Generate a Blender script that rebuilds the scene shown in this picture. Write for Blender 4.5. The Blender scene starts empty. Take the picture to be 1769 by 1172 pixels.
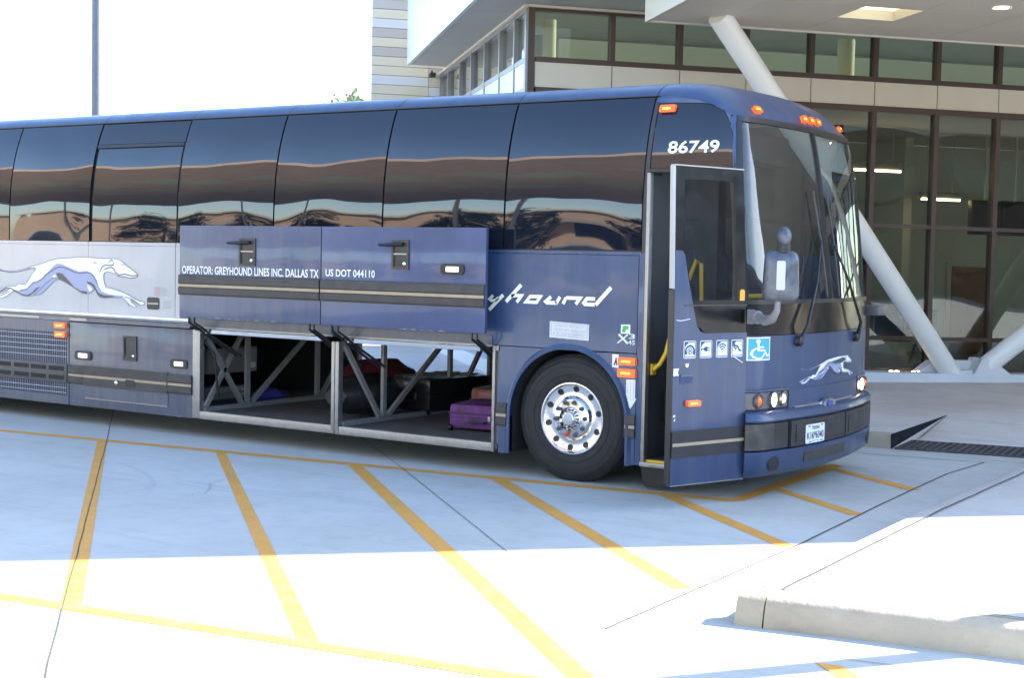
import bpy, bmesh, math, random
from mathutils import Vector, Matrix
random.seed(7)
SC = bpy.context.scene
COL = SC.collection

# ------------------------------------------------------------------ camera
cam_d = bpy.data.cameras.new('camera'); cam = bpy.data.objects.new('camera', cam_d); COL.objects.link(cam)
cam_d.sensor_width = 36.0; cam_d.lens = 50.35; cam_d.clip_end = 2000; cam_d.clip_start = 0.05
_r = (0.83497, 0.54992, 0.02043); _dn = (0.04874, -0.03693, -0.99813); _fw = (-0.54814, 0.83440, -0.05764)
cam.matrix_world = Matrix(((_r[0], -_dn[0], -_fw[0], 5.992), (_r[1], -_dn[1], -_fw[1], -9.998),
                           (_r[2], -_dn[2], -_fw[2], 1.8375), (0, 0, 0, 1)))
SC.camera = cam
# ------------------------------------------------------------------ sky and sun
SUN_AZ, SUN_EL = math.radians(54), math.radians(34)
world = bpy.data.worlds.new('World'); SC.world = world; world.use_nodes = True
nt = world.node_tree; nt.nodes.clear()
sky = nt.nodes.new('ShaderNodeTexSky'); sky.sky_type = 'NISHITA'; sky.sun_disc = False
sky.sun_elevation = SUN_EL; sky.sun_rotation = math.pi/2 - SUN_AZ
sky.air_density = 1.0; sky.dust_density = 0.6; sky.ozone_density = 2.5
bg = nt.nodes.new('ShaderNodeBackground'); bg.inputs[1].default_value = 0.15
wo = nt.nodes.new('ShaderNodeOutputWorld')
nt.links.new(sky.outputs[0], bg.inputs[0]); nt.links.new(bg.outputs[0], wo.inputs[0])
sun_d = bpy.data.lights.new('sun', 'SUN'); sun_d.energy = 5.0; sun_d.angle = math.radians(0.53); sun_d.color = (1.0, 0.97, 0.92)
sun = bpy.data.objects.new('sun', sun_d); COL.objects.link(sun)
_d = Vector((math.cos(SUN_AZ)*math.cos(SUN_EL), math.sin(SUN_AZ)*math.cos(SUN_EL), math.sin(SUN_EL)))
sun.rotation_euler = _d.to_track_quat('Z', 'Y').to_euler(); sun.location = _d*60
SC.view_settings.view_transform = 'Standard'; SC.view_settings.look = 'None'
SC.view_settings.exposure = 2.38; SC.view_settings.gamma = 1.0

# ------------------------------------------------------------------ helpers
MATS = {}
def mat(name, col, rough=0.5, metal=0.0, ior=1.5, coat=0.0, emit=None, estr=0.0, var=0.0, vscale=6.0, var2=None,
        bump=0.0, bscale=60.0, rvar=0.0, wave=None, detail=6.0, dust=0.0, dcol=(.20, .19, .18)):
    """procedural Principled material: colour mottled by noise, optional fine bump and slow waviness"""
    if name in MATS: return MATS[name]
    m = bpy.data.materials.new(name); m.use_nodes = True; t = m.node_tree; N = t.nodes; Lk = t.links
    p = N['Principled BSDF']
    p.inputs['Base Color'].default_value = (*col, 1); p.inputs['Roughness'].default_value = rough
    p.inputs['Metallic'].default_value = metal; p.inputs['IOR'].default_value = ior
    if coat: p.inputs['Coat Weight'].default_value = coat; p.inputs['Coat Roughness'].default_value = 0.06
    if emit: p.inputs['Emission Color'].default_value = (*emit, 1); p.inputs['Emission Strength'].default_value = estr
    tc = N.new('ShaderNodeTexCoord')
    if var or rvar:
        n = N.new('ShaderNodeTexNoise'); n.inputs['Scale'].default_value = vscale; n.inputs['Detail'].default_value = detail
        n.inputs['Roughness'].default_value = 0.62
        Lk.new(tc.outputs['Object'], n.inputs['Vector'])
        if var:
            r = N.new('ShaderNodeValToRGB'); r.color_ramp.elements[0].position = 0.3; r.color_ramp.elements[1].position = 0.72
            lo = var2 if var2 else tuple(c*(1-var) for c in col)
            r.color_ramp.elements[0].color = (*lo, 1); r.color_ramp.elements[1].color = (*[min(1, c*(1+var*0.6)) for c in col], 1)
            Lk.new(n.outputs['Fac'], r.inputs[0]); Lk.new(r.outputs[0], p.inputs['Base Color'])
        if rvar:
            mr = N.new('ShaderNodeMapRange'); mr.inputs[1].default_value = 0.3; mr.inputs[2].default_value = 0.7
            mr.inputs[3].default_value = max(0.0, rough-rvar); mr.inputs[4].default_value = min(1, rough+rvar)
            Lk.new(n.outputs['Fac'], mr.inputs[0]); Lk.new(mr.outputs[0], p.inputs['Roughness'])
    if dust:                                        # road film: long vertical runs and blotches
        base = p.inputs['Base Color'].links[0].from_socket if p.inputs['Base Color'].links else None
        mp = N.new('ShaderNodeMapping'); mp.inputs['Scale'].default_value = (5.5, 5.5, .55); nd = N.new('ShaderNodeTexNoise')
        nd.inputs['Scale'].default_value = 1.6; nd.inputs['Detail'].default_value = 7; nd.inputs['Roughness'].default_value = .65
        Lk.new(tc.outputs['Object'], mp.inputs[0]); Lk.new(mp.outputs[0], nd.inputs['Vector'])
        mr = N.new('ShaderNodeMapRange'); mr.inputs[1].default_value = .42; mr.inputs[2].default_value = .75; mr.inputs[3].default_value = 0; mr.inputs[4].default_value = dust
        Lk.new(nd.outputs['Fac'], mr.inputs[0]); mx = N.new('ShaderNodeMix'); mx.data_type = 'RGBA'; mx.inputs[7].default_value = (*dcol, 1)
        if base: Lk.new(base, mx.inputs[6])
        else: mx.inputs[6].default_value = (*col, 1)
        Lk.new(mr.outputs[0], mx.inputs[0]); Lk.new(mx.outputs[2], p.inputs['Base Color'])
    prev = None
    if wave:
        n3 = N.new('ShaderNodeTexNoise'); n3.inputs['Scale'].default_value = wave[0]; n3.inputs['Detail'].default_value = 1.0
        b3 = N.new('ShaderNodeBump'); b3.inputs['Distance'].default_value = wave[1]; b3.inputs['Strength'].default_value = 1.0
        Lk.new(tc.outputs['Object'], n3.inputs['Vector']); Lk.new(n3.outputs['Fac'], b3.inputs['Height']); prev = b3
    if bump:
        n2 = N.new('ShaderNodeTexNoise'); n2.inputs['Scale'].default_value = bscale; n2.inputs['Detail'].default_value = 4
        b = N.new('ShaderNodeBump'); b.inputs['Distance'].default_value = bump; b.inputs['Strength'].default_value = 0.7
        Lk.new(tc.outputs['Object'], n2.inputs['Vector']); Lk.new(n2.outputs['Fac'], b.inputs['Height'])
        if prev: Lk.new(prev.outputs[0], b.inputs['Normal'])
        prev = b
    if prev:
        Lk.new(prev.outputs[0], p.inputs['Normal'])
        if coat: Lk.new(prev.outputs[0], p.inputs['Coat Normal'])
    MATS[name] = m; return m

def glass_mat(name, tint, ior=1.5, wave=None, dust=0.0):
    """thin pane: tinted see-through plus mirror reflection by Fresnel"""
    if name in MATS: return MATS[name]
    m = bpy.data.materials.new(name); m.use_nodes = True; t = m.node_tree; N = t.nodes; Lk = t.links; N.clear()
    out = N.new('ShaderNodeOutputMaterial'); mix = N.new('ShaderNodeMixShader'); tr = N.new('ShaderNodeBsdfTransparent')
    gl = N.new('ShaderNodeBsdfGlossy'); fr = N.new('ShaderNodeFresnel')
    tr.inputs[0].default_value = (*tint, 1); gl.inputs['Roughness'].default_value = 0.01; gl.inputs[0].default_value = (1, 1, 1, 1)
    geo = N.new('ShaderNodeNewGeometry'); mv = N.new('ShaderNodeMix'); mv.inputs[2].default_value = ior; mv.inputs[3].default_value = 1/ior
    Lk.new(geo.outputs['Backfacing'], mv.inputs[0]); Lk.new(mv.outputs[0], fr.inputs[0])
    if wave:
        tc = N.new('ShaderNodeTexCoord'); n = N.new('ShaderNodeTexNoise'); n.inputs['Scale'].default_value = wave[0]; n.inputs['Detail'].default_value = 1
        b = N.new('ShaderNodeBump'); b.inputs['Distance'].default_value = wave[1]; b.inputs['Strength'].default_value = 1
        Lk.new(tc.outputs['Object'], n.inputs['Vector']); Lk.new(n.outputs['Fac'], b.inputs['Height'])
        Lk.new(b.outputs[0], gl.inputs['Normal']); Lk.new(b.outputs[0], fr.inputs['Normal'])
    Lk.new(fr.outputs[0], mix.inputs[0]); Lk.new(tr.outputs[0], mix.inputs[1]); Lk.new(gl.outputs[0], mix.inputs[2])
    last = mix
    if dust:
        tc = N.new('ShaderNodeTexCoord'); n = N.new('ShaderNodeTexNoise'); n.inputs['Scale'].default_value = 9; n.inputs['Detail'].default_value = 8
        mr = N.new('ShaderNodeMapRange'); mr.inputs[1].default_value = .35; mr.inputs[2].default_value = .8; mr.inputs[3].default_value = dust*.4; mr.inputs[4].default_value = dust*1.6
        di = N.new('ShaderNodeBsdfDiffuse'); di.inputs[0].default_value = (.55, .55, .55, 1); m2 = N.new('ShaderNodeMixShader')
        Lk.new(tc.outputs['Object'], n.inputs['Vector']); Lk.new(n.outputs['Fac'], mr.inputs[0]); Lk.new(mr.outputs[0], m2.inputs[0])
        Lk.new(mix.outputs[0], m2.inputs[1]); Lk.new(di.outputs[0], m2.inputs[2]); last = m2
    Lk.new(last.outputs[0], out.inputs[0]); MATS[name] = m; return m

class G:
    def __init__(s): s.v = []; s.f = []; s.mi = []
    def add(s, vs, fs, mi=0):
        o = len(s.v); s.v += [tuple(v) for v in vs]
        for f in fs: s.f.append([i+o for i in f]); s.mi.append(mi)
        return s
    def box(s, a, b, mi=0, M=None):
        (x0, y0, z0), (x1, y1, z1) = a, b
        vs = [(x0,y0,z0),(x1,y0,z0),(x1,y1,z0),(x0,y1,z0),(x0,y0,z1),(x1,y0,z1),(x1,y1,z1),(x0,y1,z1)]
        if M is not None: vs = [M(*v) if callable(M) else tuple(M @ Vector(v)) for v in vs]
        return s.add(vs, [(0,3,2,1),(4,5,6,7),(0,1,5,4),(1,2,6,5),(2,3,7,6),(3,0,4,7)], mi)
    def prism(s, pts, fn, d0, d1, mi=0):
        n = len(pts); vs = [fn(a, b, d0) for a, b in pts]+[fn(a, b, d1) for a, b in pts]
        return s.add(vs, [list(range(n)), list(range(2*n-1, n-1, -1))]+[(i, (i+1) % n, n+(i+1) % n, n+i) for i in range(n)], mi)
    def poly(s, pts, mi=0): return s.add(pts, [list(range(len(pts)))], mi)
    def grid(s, rows, mi=0, closed=False):
        m = len(rows[0]); vs = [p for r in rows for p in r]; fs = []
        for i in range(len(rows)-1):
            for j in range(m if closed else m-1):
                k = (j+1) % m; fs.append((i*m+j, i*m+k, (i+1)*m+k, (i+1)*m+j))
        return s.add(vs, fs, mi)
    def tube(s, path, r, n=8, mi=0, cap=True):
        P = [Vector(p) for p in path]; rr = r if isinstance(r, (list, tuple)) else [r]*len(P); rows = []; up = None
        for i, p in enumerate(P):
            t = (P[min(i+1, len(P)-1)]-P[max(i-1, 0)]).normalized()
            if up is None:
                up = Vector((0, 0, 1)) if abs(t.z) < .9 else Vector((1, 0, 0))
            a = (up-t*up.dot(t)).normalized(); b = t.cross(a); up = a
            rows.append([tuple(p+(a*math.cos(2*math.pi*k/n)+b*math.sin(2*math.pi*k/n))*rr[i]) for k in range(n)])
        o = len(s.v); s.grid(rows, mi, True)
        if cap:
            s.f.append([o+k for k in range(n)]); s.mi.append(mi); e = o+(len(P)-1)*n
            s.f.append([e+n-1-k for k in range(n)]); s.mi.append(mi)
        return s
    def lathe(s, prof, fn, n=32, mi=0, cap=False):
        """prof: (radius, height) list; fn(a, b, h) -> point"""
        rows = [[fn(r*math.cos(2*math.pi*k/n), r*math.sin(2*math.pi*k/n), h) for k in range(n)] for r, h in prof]
        o = len(s.v); s.grid(rows, mi, True)
        if cap:
            e = o+(len(prof)-1)*n; s.f.append([e+k for k in range(n)]); s.mi.append(mi)
        return s
    def stroke(s, pts, w, fn, d, mi=0):
        P = [Vector((a, b)) for a, b in pts]; Lf = []; Rt = []
        cl = (P[0]-P[-1]).length < 1e-6 and len(P) > 2
        for i, p in enumerate(P):
            if cl and i in (0, len(P)-1): a = p-P[-2]; b = P[1]-p
            else:
                a = p-P[i-1] if i else P[1]-p; b = P[i+1]-p if i < len(P)-1 else a
            a = a.normalized(); b = b.normalized(); t = (a+b)
            t = t.normalized() if t.length > 1e-6 else a
            nrm = Vector((-t.y, t.x)); k = 1/max(.45, nrm.dot(Vector((-a.y, a.x))))
            Lf.append(p+nrm*w/2*k); Rt.append(p-nrm*w/2*k)
        return s.grid([[fn(q.x, q.y, d) for q in Lf], [fn(q.x, q.y, d) for q in Rt]], mi)
    def build(s, name, m, parent=None, smooth=False, bevel=0.0, kind=None, label=None, norm=True):
        me = bpy.data.meshes.new(name); me.from_pydata(s.v, [], s.f)
        ml = m if isinstance(m, (list, tuple)) else [m]
        for q in ml: me.materials.append(q)
        if len(ml) > 1: me.polygons.foreach_set('material_index', s.mi)
        bm = bmesh.new(); bm.from_mesh(me)
        if bevel:
            bmesh.ops.remove_doubles(bm, verts=bm.verts, dist=1e-5)
            ed = [e for e in bm.edges if len(e.link_faces) == 2 and e.calc_face_angle(0) > .5]
            bmesh.ops.bevel(bm, geom=ed, offset=bevel, segments=2, affect='EDGES', profile=.6, clamp_overlap=True)
        if norm: bmesh.ops.recalc_face_normals(bm, faces=bm.faces)
        bm.to_mesh(me); bm.free()
        if smooth or bevel:
            me.shade_smooth(); me.set_sharp_from_angle(angle=math.radians(38))
        o = bpy.data.objects.new(name, me); COL.objects.link(o); setpar(o, parent)
        if kind: o['kind'] = kind
        if label: o['label'] = label
        return o

def setpar(o, parent):
    if parent is None: return
    o.parent = parent
    if parent.type == 'EMPTY': o.matrix_parent_inverse = Matrix.Translation(-Vector(parent.location))
def thing(name, label, cat, loc=(0, 0, 0), group=None):
    o = bpy.data.objects.new(name, None); o.empty_display_size = .2; COL.objects.link(o); o.location = loc
    o['label'] = label; o['category'] = cat
    if group: o['group'] = group
    return o
def tag(o, label, cat, group=None):
    o['label'] = label; o['category'] = cat
    if group: o['group'] = group
    return o
def dup(o, off, parent=None):
    c = o.copy(); COL.objects.link(c); c.location = Vector(o.location)+Vector(off)
    if parent is not None: setpar(c, parent)
    return c
def bx(name, a, b, m, parent=None, bevel=0.0, **k): return G().box(a, b).build(name, m, parent, bevel=bevel, **k)
def XZ(y0=0.0): return lambda a, b, d: (a, y0+d, b)            # plane of the bus side, d = depth inwards
def text_mesh(name, txt, x0, x1, z0, z1, fn, d, m, parent=None, shear=0.0, bold=0.0, spacing=1.0):
    """flat lettering fitted to the box x0..x1, z0..z1 of a surface map fn(a, b, depth)"""
    cu = bpy.data.curves.new(name, 'FONT'); cu.body = txt; cu.shear = shear; cu.offset = bold; cu.resolution_u = 3; cu.space_character = spacing
    to = bpy.data.objects.new('tmp_text', cu); me = bpy.data.meshes.new_from_object(to)
    bpy.data.objects.remove(to); bpy.data.curves.remove(cu)
    xs = [v.co.x for v in me.vertices]; ys = [v.co.y for v in me.vertices]
    ax, bx_, ay, by = min(xs), max(xs), min(ys), max(ys)
    for v in me.vertices:
        v.co = fn(x0+(v.co.x-ax)/(bx_-ax)*(x1-x0), z0+(v.co.y-ay)/(by-ay)*(z1-z0), d)
    me.materials.clear(); me.materials.append(m); me.name = name
    o = bpy.data.objects.new(name, me); COL.objects.link(o); setpar(o, parent); return o
def rrect(x0, x1, z0, z1, r, n=4):
    P = []
    for cx, cz, a0 in ((x1-r, z1-r, 0), (x0+r, z1-r, 90), (x0+r, z0+r, 180), (x1-r, z0+r, 270)):
        for k in range(n+1):
            a = math.radians(a0+90*k/n); P.append((cx+r*math.cos(a), cz+r*math.sin(a)))
    return P
def circ(cx, cz, r, n=20, ry=None): return [(cx+r*math.cos(2*math.pi*k/n), cz+(ry or r)*math.sin(2*math.pi*k/n)) for k in range(n)]
def lerp_tab(T, z):
    if z <= T[0][0]: return T[0][1]
    for (a, b), (c, d) in zip(T, T[1:]):
        if z <= c: return b+(d-b)*(z-a)/(c-a)
    return T[-1][1]

# ------------------------------------------------------------------ materials
M_conc = None
M_blue = mat('bus_blue_paint', (.031, .062, .145), .34, coat=.5, var=.22, vscale=3.0, rvar=.08, wave=(2.2, .004), dust=.16)
M_blue_dusty = mat('dusty_blue_paint', (.078, .086, .122), .42, coat=.3, var=.25, vscale=2.2, rvar=.08, wave=(1.7, .006), dust=.35)
M_bluef = mat('darkened_bus_blue', (.020, .044, .108), .40, coat=.28, var=.22, vscale=3.0, rvar=.08, wave=(2.2, .004), dust=.14)  # bus blue darkened for front and roof to offset bright reflections
M_rubd = mat('dark_rub_rail', (.022, .021, .023), .6, var=.25, vscale=8)
M_silver = mat('silver_white_paint', (.435, .44, .455), .33, coat=.5, var=.06, vscale=2.0, wave=(1.5, .004), dust=.25, dcol=(.33, .31, .28))
M_tint = mat('tinted_side_glass', (.008, .011, .019), .02, ior=1.62, wave=(1.3, .010))
M_rub = mat('rub_rail_rubber', (.050, .045, .043), .55, var=.3, vscale=8, bump=.001)
M_gold = mat('gold_stripe', (.38, .29, .19), .5, var=.15, vscale=10)
M_black = mat('black_trim', (.012, .012, .013), .4, var=.2, vscale=9)
M_blackgloss = mat('gloss_black_mask', (.010, .010, .011), .22, ior=1.4, wave=(2.5, .003), rvar=.06)
M_dark = mat('dark_interior', (.02, .019, .019), .8, var=.25)
M_rubber = mat('tyre_rubber', (.018, .017, .017), .72, var=.35, vscale=14, bump=.0015, bscale=90)
M_chrome = mat('polished_aluminium', (.82, .82, .83), .14, metal=1.0, rvar=.08, vscale=18)
M_alu = mat('brushed_aluminium', (.37, .36, .345), .46, metal=.85, rvar=.14, vscale=20, var=.18)
M_truss = mat('grey_truss_paint', (.22, .21, .20), .55, var=.2, vscale=14)
M_grey = mat('grey_panel', (.20, .20, .21), .5, var=.12, vscale=6)
M_white = mat('white_vinyl', (.80, .80, .80), .45, var=.04)
M_amber = mat('amber_lens', (.85, .13, .01), .25, coat=.5, emit=(1, .16, .01), estr=.06)
M_amberlit = mat('lit_amber_led', (.9, .35, .05), .3, emit=(1, .42, .03), estr=.9)
M_yellow = mat('yellow_grab_rail', (.75, .45, .015), .38, coat=.3, var=.08)
M_lens = mat('glowing_lens', (.75, .75, .70), .08, ior=1.5, emit=(1, .93, .72), estr=.35)  # weak emission imitates reflections in unlit lenses
M_headlit = mat('lit_headlamp', (.9, .85, .7), .2, emit=(1, .80, .50), estr=5.0)
M_floor = mat('bay_floor', (.12, .105, .088), .75, var=.3, vscale=5, bump=.001)
DOG_SIL= [(-7.351,1.597),(-7.28,1.584),(-7.209,1.569),(-7.104,1.562),(-6.976,1.573),(-6.872,1.593),(-6.758,1.62),(-6.656,1.641),(-6.543,1.667),(-6.432,1.697),(-6.31,1.717),(-6.168,1.725),(-6.038,1.733),(-5.93,1.738),(-5.845,1.738),(-5.747,1.734),(-5.61,1.73),(-5.496,1.731),(-5.413,1.73),(-5.362,1.72),(-5.31,1.697),(-5.279,1.673),(-5.228,1.649),(-5.167,1.619),(-5.101,1.582),(-5.094,1.565),(-5.126,1.549),(-5.167,1.537),(-5.227,1.541),(-5.309,1.549),(-5.391,1.558),(-5.443,1.578),(-5.495,1.594),(-5.536,1.597),(-5.589,1.585),(-5.604,1.556),(-5.599,1.506),(-5.583,1.464),(-5.565,1.436),(-5.483,1.426),(-5.38,1.407),(-5.288,1.385),(-5.206,1.359),(-5.135,1.33),(-5.064,1.31),(-5.014,1.306),(-4.992,1.292),(-5.011,1.274),(-5.053,1.267),(-5.104,1.288),(-5.175,1.316),(-5.203,1.324),(-5.183,1.295),(-5.134,1.271),(-5.112,1.246),(-5.144,1.245),(-5.185,1.261),(-5.22,1.261),(-5.251,1.298),(-5.287,1.324),(-5.328,1.332),(-5.39,1.332),(-5.483,1.331),(-5.587,1.324),(-5.655,1.331),(-5.697,1.361),(-5.722,1.4),(-5.748,1.411),(-5.766,1.393),(-5.798,1.372),(-5.851,1.359),(-5.915,1.36),(-5.95,1.371),(-6.036,1.408),(-6.145,1.452),(-6.222,1.479),(-6.287,1.496),(-6.332,1.493),(-6.387,1.47),(-6.453,1.424),(-6.52,1.371),(-6.588,1.333),(-6.678,1.321),(-6.757,1.308),(-6.814,1.302),(-6.889,1.31),(-6.987,1.341),(-7.039,1.356),(-7.139,1.299),(-7.215,1.272),(-7.292,1.273),(-7.363,1.293),(-7.303,1.309),(-7.209,1.327),(-7.139,1.353),(-7.103,1.371),(-7.185,1.365),(-7.28,1.33),(-7.386,1.315),(-7.41,1.328),(-7.327,1.348),(-7.174,1.391),(-7.08,1.406),(-6.999,1.406),(-6.947,1.435),(-6.883,1.428),(-6.84,1.428),(-6.78,1.49),(-6.724,1.551),(-6.667,1.6),(-6.724,1.606),(-6.815,1.589),(-6.93,1.567),(-7.045,1.554),(-7.162,1.559),(-7.244,1.572),(-7.351,1.587)]
DOG_MID= [(-6.476,1.564),(-6.409,1.624),(-6.332,1.662),(-6.277,1.665),(-6.189,1.641),(-6.08,1.611),(-5.983,1.588),(-5.855,1.597),(-5.82,1.587),(-5.757,1.559),(-5.709,1.511),(-5.677,1.447),(-5.629,1.392),(-5.514,1.364),(-5.411,1.358),(-5.318,1.358),(-5.297,1.337),(-5.39,1.334),(-5.483,1.333),(-5.587,1.326),(-5.655,1.332),(-5.695,1.361),(-5.72,1.401),(-5.746,1.413),(-5.766,1.395),(-5.798,1.374),(-5.851,1.36),(-5.915,1.362),(-5.95,1.373),(-6.036,1.41),(-6.145,1.454),(-6.222,1.481),(-6.287,1.497),(-6.332,1.494),(-6.387,1.471),(-6.453,1.425),(-6.52,1.372),(-6.588,1.335),(-6.678,1.323),(-6.757,1.309),(-6.814,1.304),(-6.889,1.312),(-6.987,1.343),(-7.045,1.371),(-6.941,1.359),(-6.815,1.382),(-6.758,1.417),(-6.712,1.448),(-6.65,1.458),(-6.565,1.496),(-6.51,1.541)]
DOG_DARK=[[(-6.341,1.56),(-6.288,1.57),(-6.244,1.562),(-6.189,1.527),(-6.123,1.478),(-6.047,1.422),(-5.95,1.389),(-5.854,1.385),(-5.848,1.361),(-5.928,1.367),(-6.036,1.41),(-6.145,1.454),(-6.222,1.481),(-6.287,1.497),(-6.31,1.517)],[(-5.86,1.489),(-5.799,1.481),(-5.746,1.46),(-5.716,1.421),(-5.682,1.38),(-5.608,1.355),(-5.493,1.352),(-5.411,1.349),(-5.493,1.332),(-5.592,1.325),(-5.655,1.332),(-5.695,1.361),(-5.72,1.401),(-5.746,1.417),(-5.788,1.451),(-5.841,1.464)],[(-6.981,1.347),(-6.895,1.325),(-6.814,1.319),(-6.74,1.342),(-6.667,1.393),(-6.588,1.418),(-6.667,1.364),(-6.757,1.313),(-6.82,1.303),(-6.895,1.311)]]
DOG_LIGHT=[[(-5.849,1.457),(-5.79,1.43),(-5.769,1.402),(-5.811,1.386),(-5.838,1.414)],[(-6.404,1.529),(-6.365,1.546),(-6.334,1.538),(-6.343,1.523),(-6.376,1.515)]]
DOG_STROKES=[([(-6.929,1.36),(-6.815,1.379),(-6.752,1.423),(-6.712,1.451),(-6.65,1.46),(-6.565,1.496),(-6.51,1.54),(-6.432,1.576),(-6.354,1.611),(-6.299,1.626),(-6.233,1.628),(-6.146,1.608),(-6.037,1.578),(-5.951,1.571),(-5.849,1.582)],0.014,'slate'),([(-5.847,1.582),(-5.799,1.574),(-5.757,1.545),(-5.719,1.503),(-5.693,1.461)],0.012,'slate'),([(-5.657,1.594),(-5.62,1.648),(-5.579,1.663),(-5.516,1.663),(-5.454,1.666)],0.012,'slate'),([(-5.532,1.685),(-5.48,1.721),(-5.449,1.69),(-5.464,1.665)],0.008,'slate'),([(-5.589,1.617),(-5.537,1.636),(-5.485,1.644),(-5.443,1.623),(-5.422,1.589),(-5.371,1.567),(-5.279,1.577),(-5.187,1.561),(-5.098,1.57)],0.011,'dark'),([(-5.391,1.553),(-5.289,1.55),(-5.187,1.538),(-5.126,1.549)],0.008,'dark'),([(-5.336,1.674),(-5.31,1.671),(-5.29,1.679)],0.007,'dark'),([(-5.757,1.684),(-5.731,1.688),(-5.705,1.675)],0.008,'slate'),([(-5.287,1.343),(-5.206,1.338),(-5.124,1.303),(-5.053,1.27)],0.007,'dark'),([(-5.277,1.318),(-5.236,1.285),(-5.205,1.261)],0.006,'dark'),([(-7.28,1.34),(-7.162,1.381),(-7.08,1.381),(-6.999,1.35),(-6.929,1.33)],0.012,'dark'),([(-7.28,1.289),(-7.185,1.318),(-7.103,1.347)],0.007,'dark'),([(-6.701,1.324),(-6.588,1.392),(-6.476,1.469),(-6.387,1.508),(-6.31,1.506)],0.008,'slate'),([(-6.667,1.608),(-6.769,1.605),(-6.872,1.581),(-6.987,1.56),(-7.104,1.555),(-7.209,1.563),(-7.303,1.575)],0.008,'slate')]
SCRIPT=[([(-0.773,1.506),(-0.81,1.475),(-0.79,1.462),(-0.745,1.466),(-0.719,1.489)],0.026),([(-0.67,1.513),(-0.718,1.471),(-0.811,1.382)],0.032),([(-0.493,1.603),(-0.642,1.457)],0.034),([(-0.59,1.505),(-0.551,1.512),(-0.489,1.512),(-0.51,1.485),(-0.536,1.456)],0.03),([(-0.402,1.509),(-0.302,1.51),(-0.338,1.462),(-0.444,1.462),(-0.402,1.509)],0.028),([(-0.199,1.513),(-0.25,1.472),(-0.237,1.463),(-0.143,1.465)],0.03),([(-0.112,1.514),(-0.151,1.457)],0.03),([(-0.055,1.509),(-0.083,1.459)],0.03),([(-0.055,1.509),(0.079,1.51),(0.038,1.46)],0.03),([(0.219,1.509),(0.141,1.508),(0.113,1.474),(0.125,1.463),(0.216,1.463)],0.03),([(0.363,1.605),(0.224,1.461)],0.034)]
# ------------------------------------------------------------------ ground and paving
def concrete(name, base, stain, seed, streak=.35, bmp=.0016, bsc=120):
    m = bpy.data.materials.new(name); m.use_nodes = True; t = m.node_tree; N = t.nodes; Lk = t.links; p = N['Principled BSDF']
    p.inputs['Roughness'].default_value = .82
    tc = N.new('ShaderNodeTexCoord'); mp = N.new('ShaderNodeMapping'); mp.inputs['Location'].default_value = (seed, seed*.7, 0)
    Lk.new(tc.outputs['Object'], mp.inputs[0])
    def noise(sc, det, vec=None, rough=.6):
        n = N.new('ShaderNodeTexNoise'); n.inputs['Scale'].default_value = sc; n.inputs['Detail'].default_value = det; n.inputs['Roughness'].default_value = rough
        Lk.new((vec or mp).outputs[0], n.inputs['Vector']); return n
    def ramp(n, a, b, c0, c1):
        r = N.new('ShaderNodeMapRange'); r.interpolation_type = 'SMOOTHSTEP'
        for i, v in zip((1, 2, 3, 4), (a, b, c0, c1)): r.inputs[i].default_value = v
        Lk.new(n.outputs['Fac'], r.inputs[0]); return r
    def mul(col, fac_node, tint):
        x = N.new('ShaderNodeMix'); x.data_type = 'RGBA'; x.blend_type = 'MULTIPLY'; x.inputs[7].default_value = (*tint, 1)
        Lk.new(fac_node.outputs[0], x.inputs[0])
        if isinstance(col, tuple): x.inputs[6].default_value = (*col, 1)
        else: Lk.new(col, x.inputs[6])
        return x.outputs[2]
    c = mul(base, ramp(noise(.45, 5), .35, .7, 0, .8), stain)
    c = mul(c, ramp(noise(4.5, 8, rough=.7), .45, .75, 0, .6), (.82, .80, .76))
    ms = N.new('ShaderNodeMapping'); ms.inputs['Rotation'].default_value = (0, 0, math.radians(8)); ms.inputs['Scale'].default_value = (.35, 5, 1)
    Lk.new(tc.outputs['Object'], ms.inputs[0])
    c = mul(c, ramp(noise(1.3, 5, ms), .5, .78, 0, streak), (.72, .70, .68))
    ms2 = N.new('ShaderNodeMapping'); ms2.inputs['Rotation'].default_value = (0, 0, math.radians(-35)); ms2.inputs['Scale'].default_value = (.5, 9, 1)
    Lk.new(tc.outputs['Object'], ms2.inputs[0])
    c = mul(c, ramp(noise(.9, 4, ms2), .6, .8, 0, streak*.9), (.66, .64, .63))
    c = mul(c, ramp(noise(26, 3), .68, .74, 0, .6), (.52, .49, .45))
    Lk.new(c, p.inputs['Base Color'])
    b = N.new('ShaderNodeBump'); b.inputs['Distance'].default_value = bmp; nb = noise(bsc, 5); Lk.new(nb.outputs['Fac'], b.inputs['Height']); Lk.new(b.outputs[0], p.inputs['Normal'])
    return m
M_conc = concrete('apron_concrete', (.51, .505, .46), (.82, .81, .79), 3.1, .45)
M_walk = concrete('sidewalk_concrete', (.64, .59, .54), (.80, .74, .72), 11.7, .55)
M_isl = concrete('island_concrete', (.53, .50, .455), (.86, .83, .78), 23.3, .25)
M_kerb = concrete('kerb_concrete', (.46, .38, .275), (.70, .64, .56), 31.0, .6, .006, 45)
M_paint = mat('yellow_road_paint', (.70, .30, .024), .7, var=.12, vscale=5, var2=(.60, .28, .05), bump=.0008, dust=.30, dcol=(.58, .44, .22))
M_joint = mat('joint_sealant', (.085, .075, .065), .85, var=.5, vscale=9)

XY = lambda z: (lambda a, b, d: (a, b, z+d))
ground = G().poly([(-220, -220, 0), (220, -220, 0), (220, 220, 0), (-220, 220, 0)]).build('concrete_apron', M_conc, kind='structure')

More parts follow.
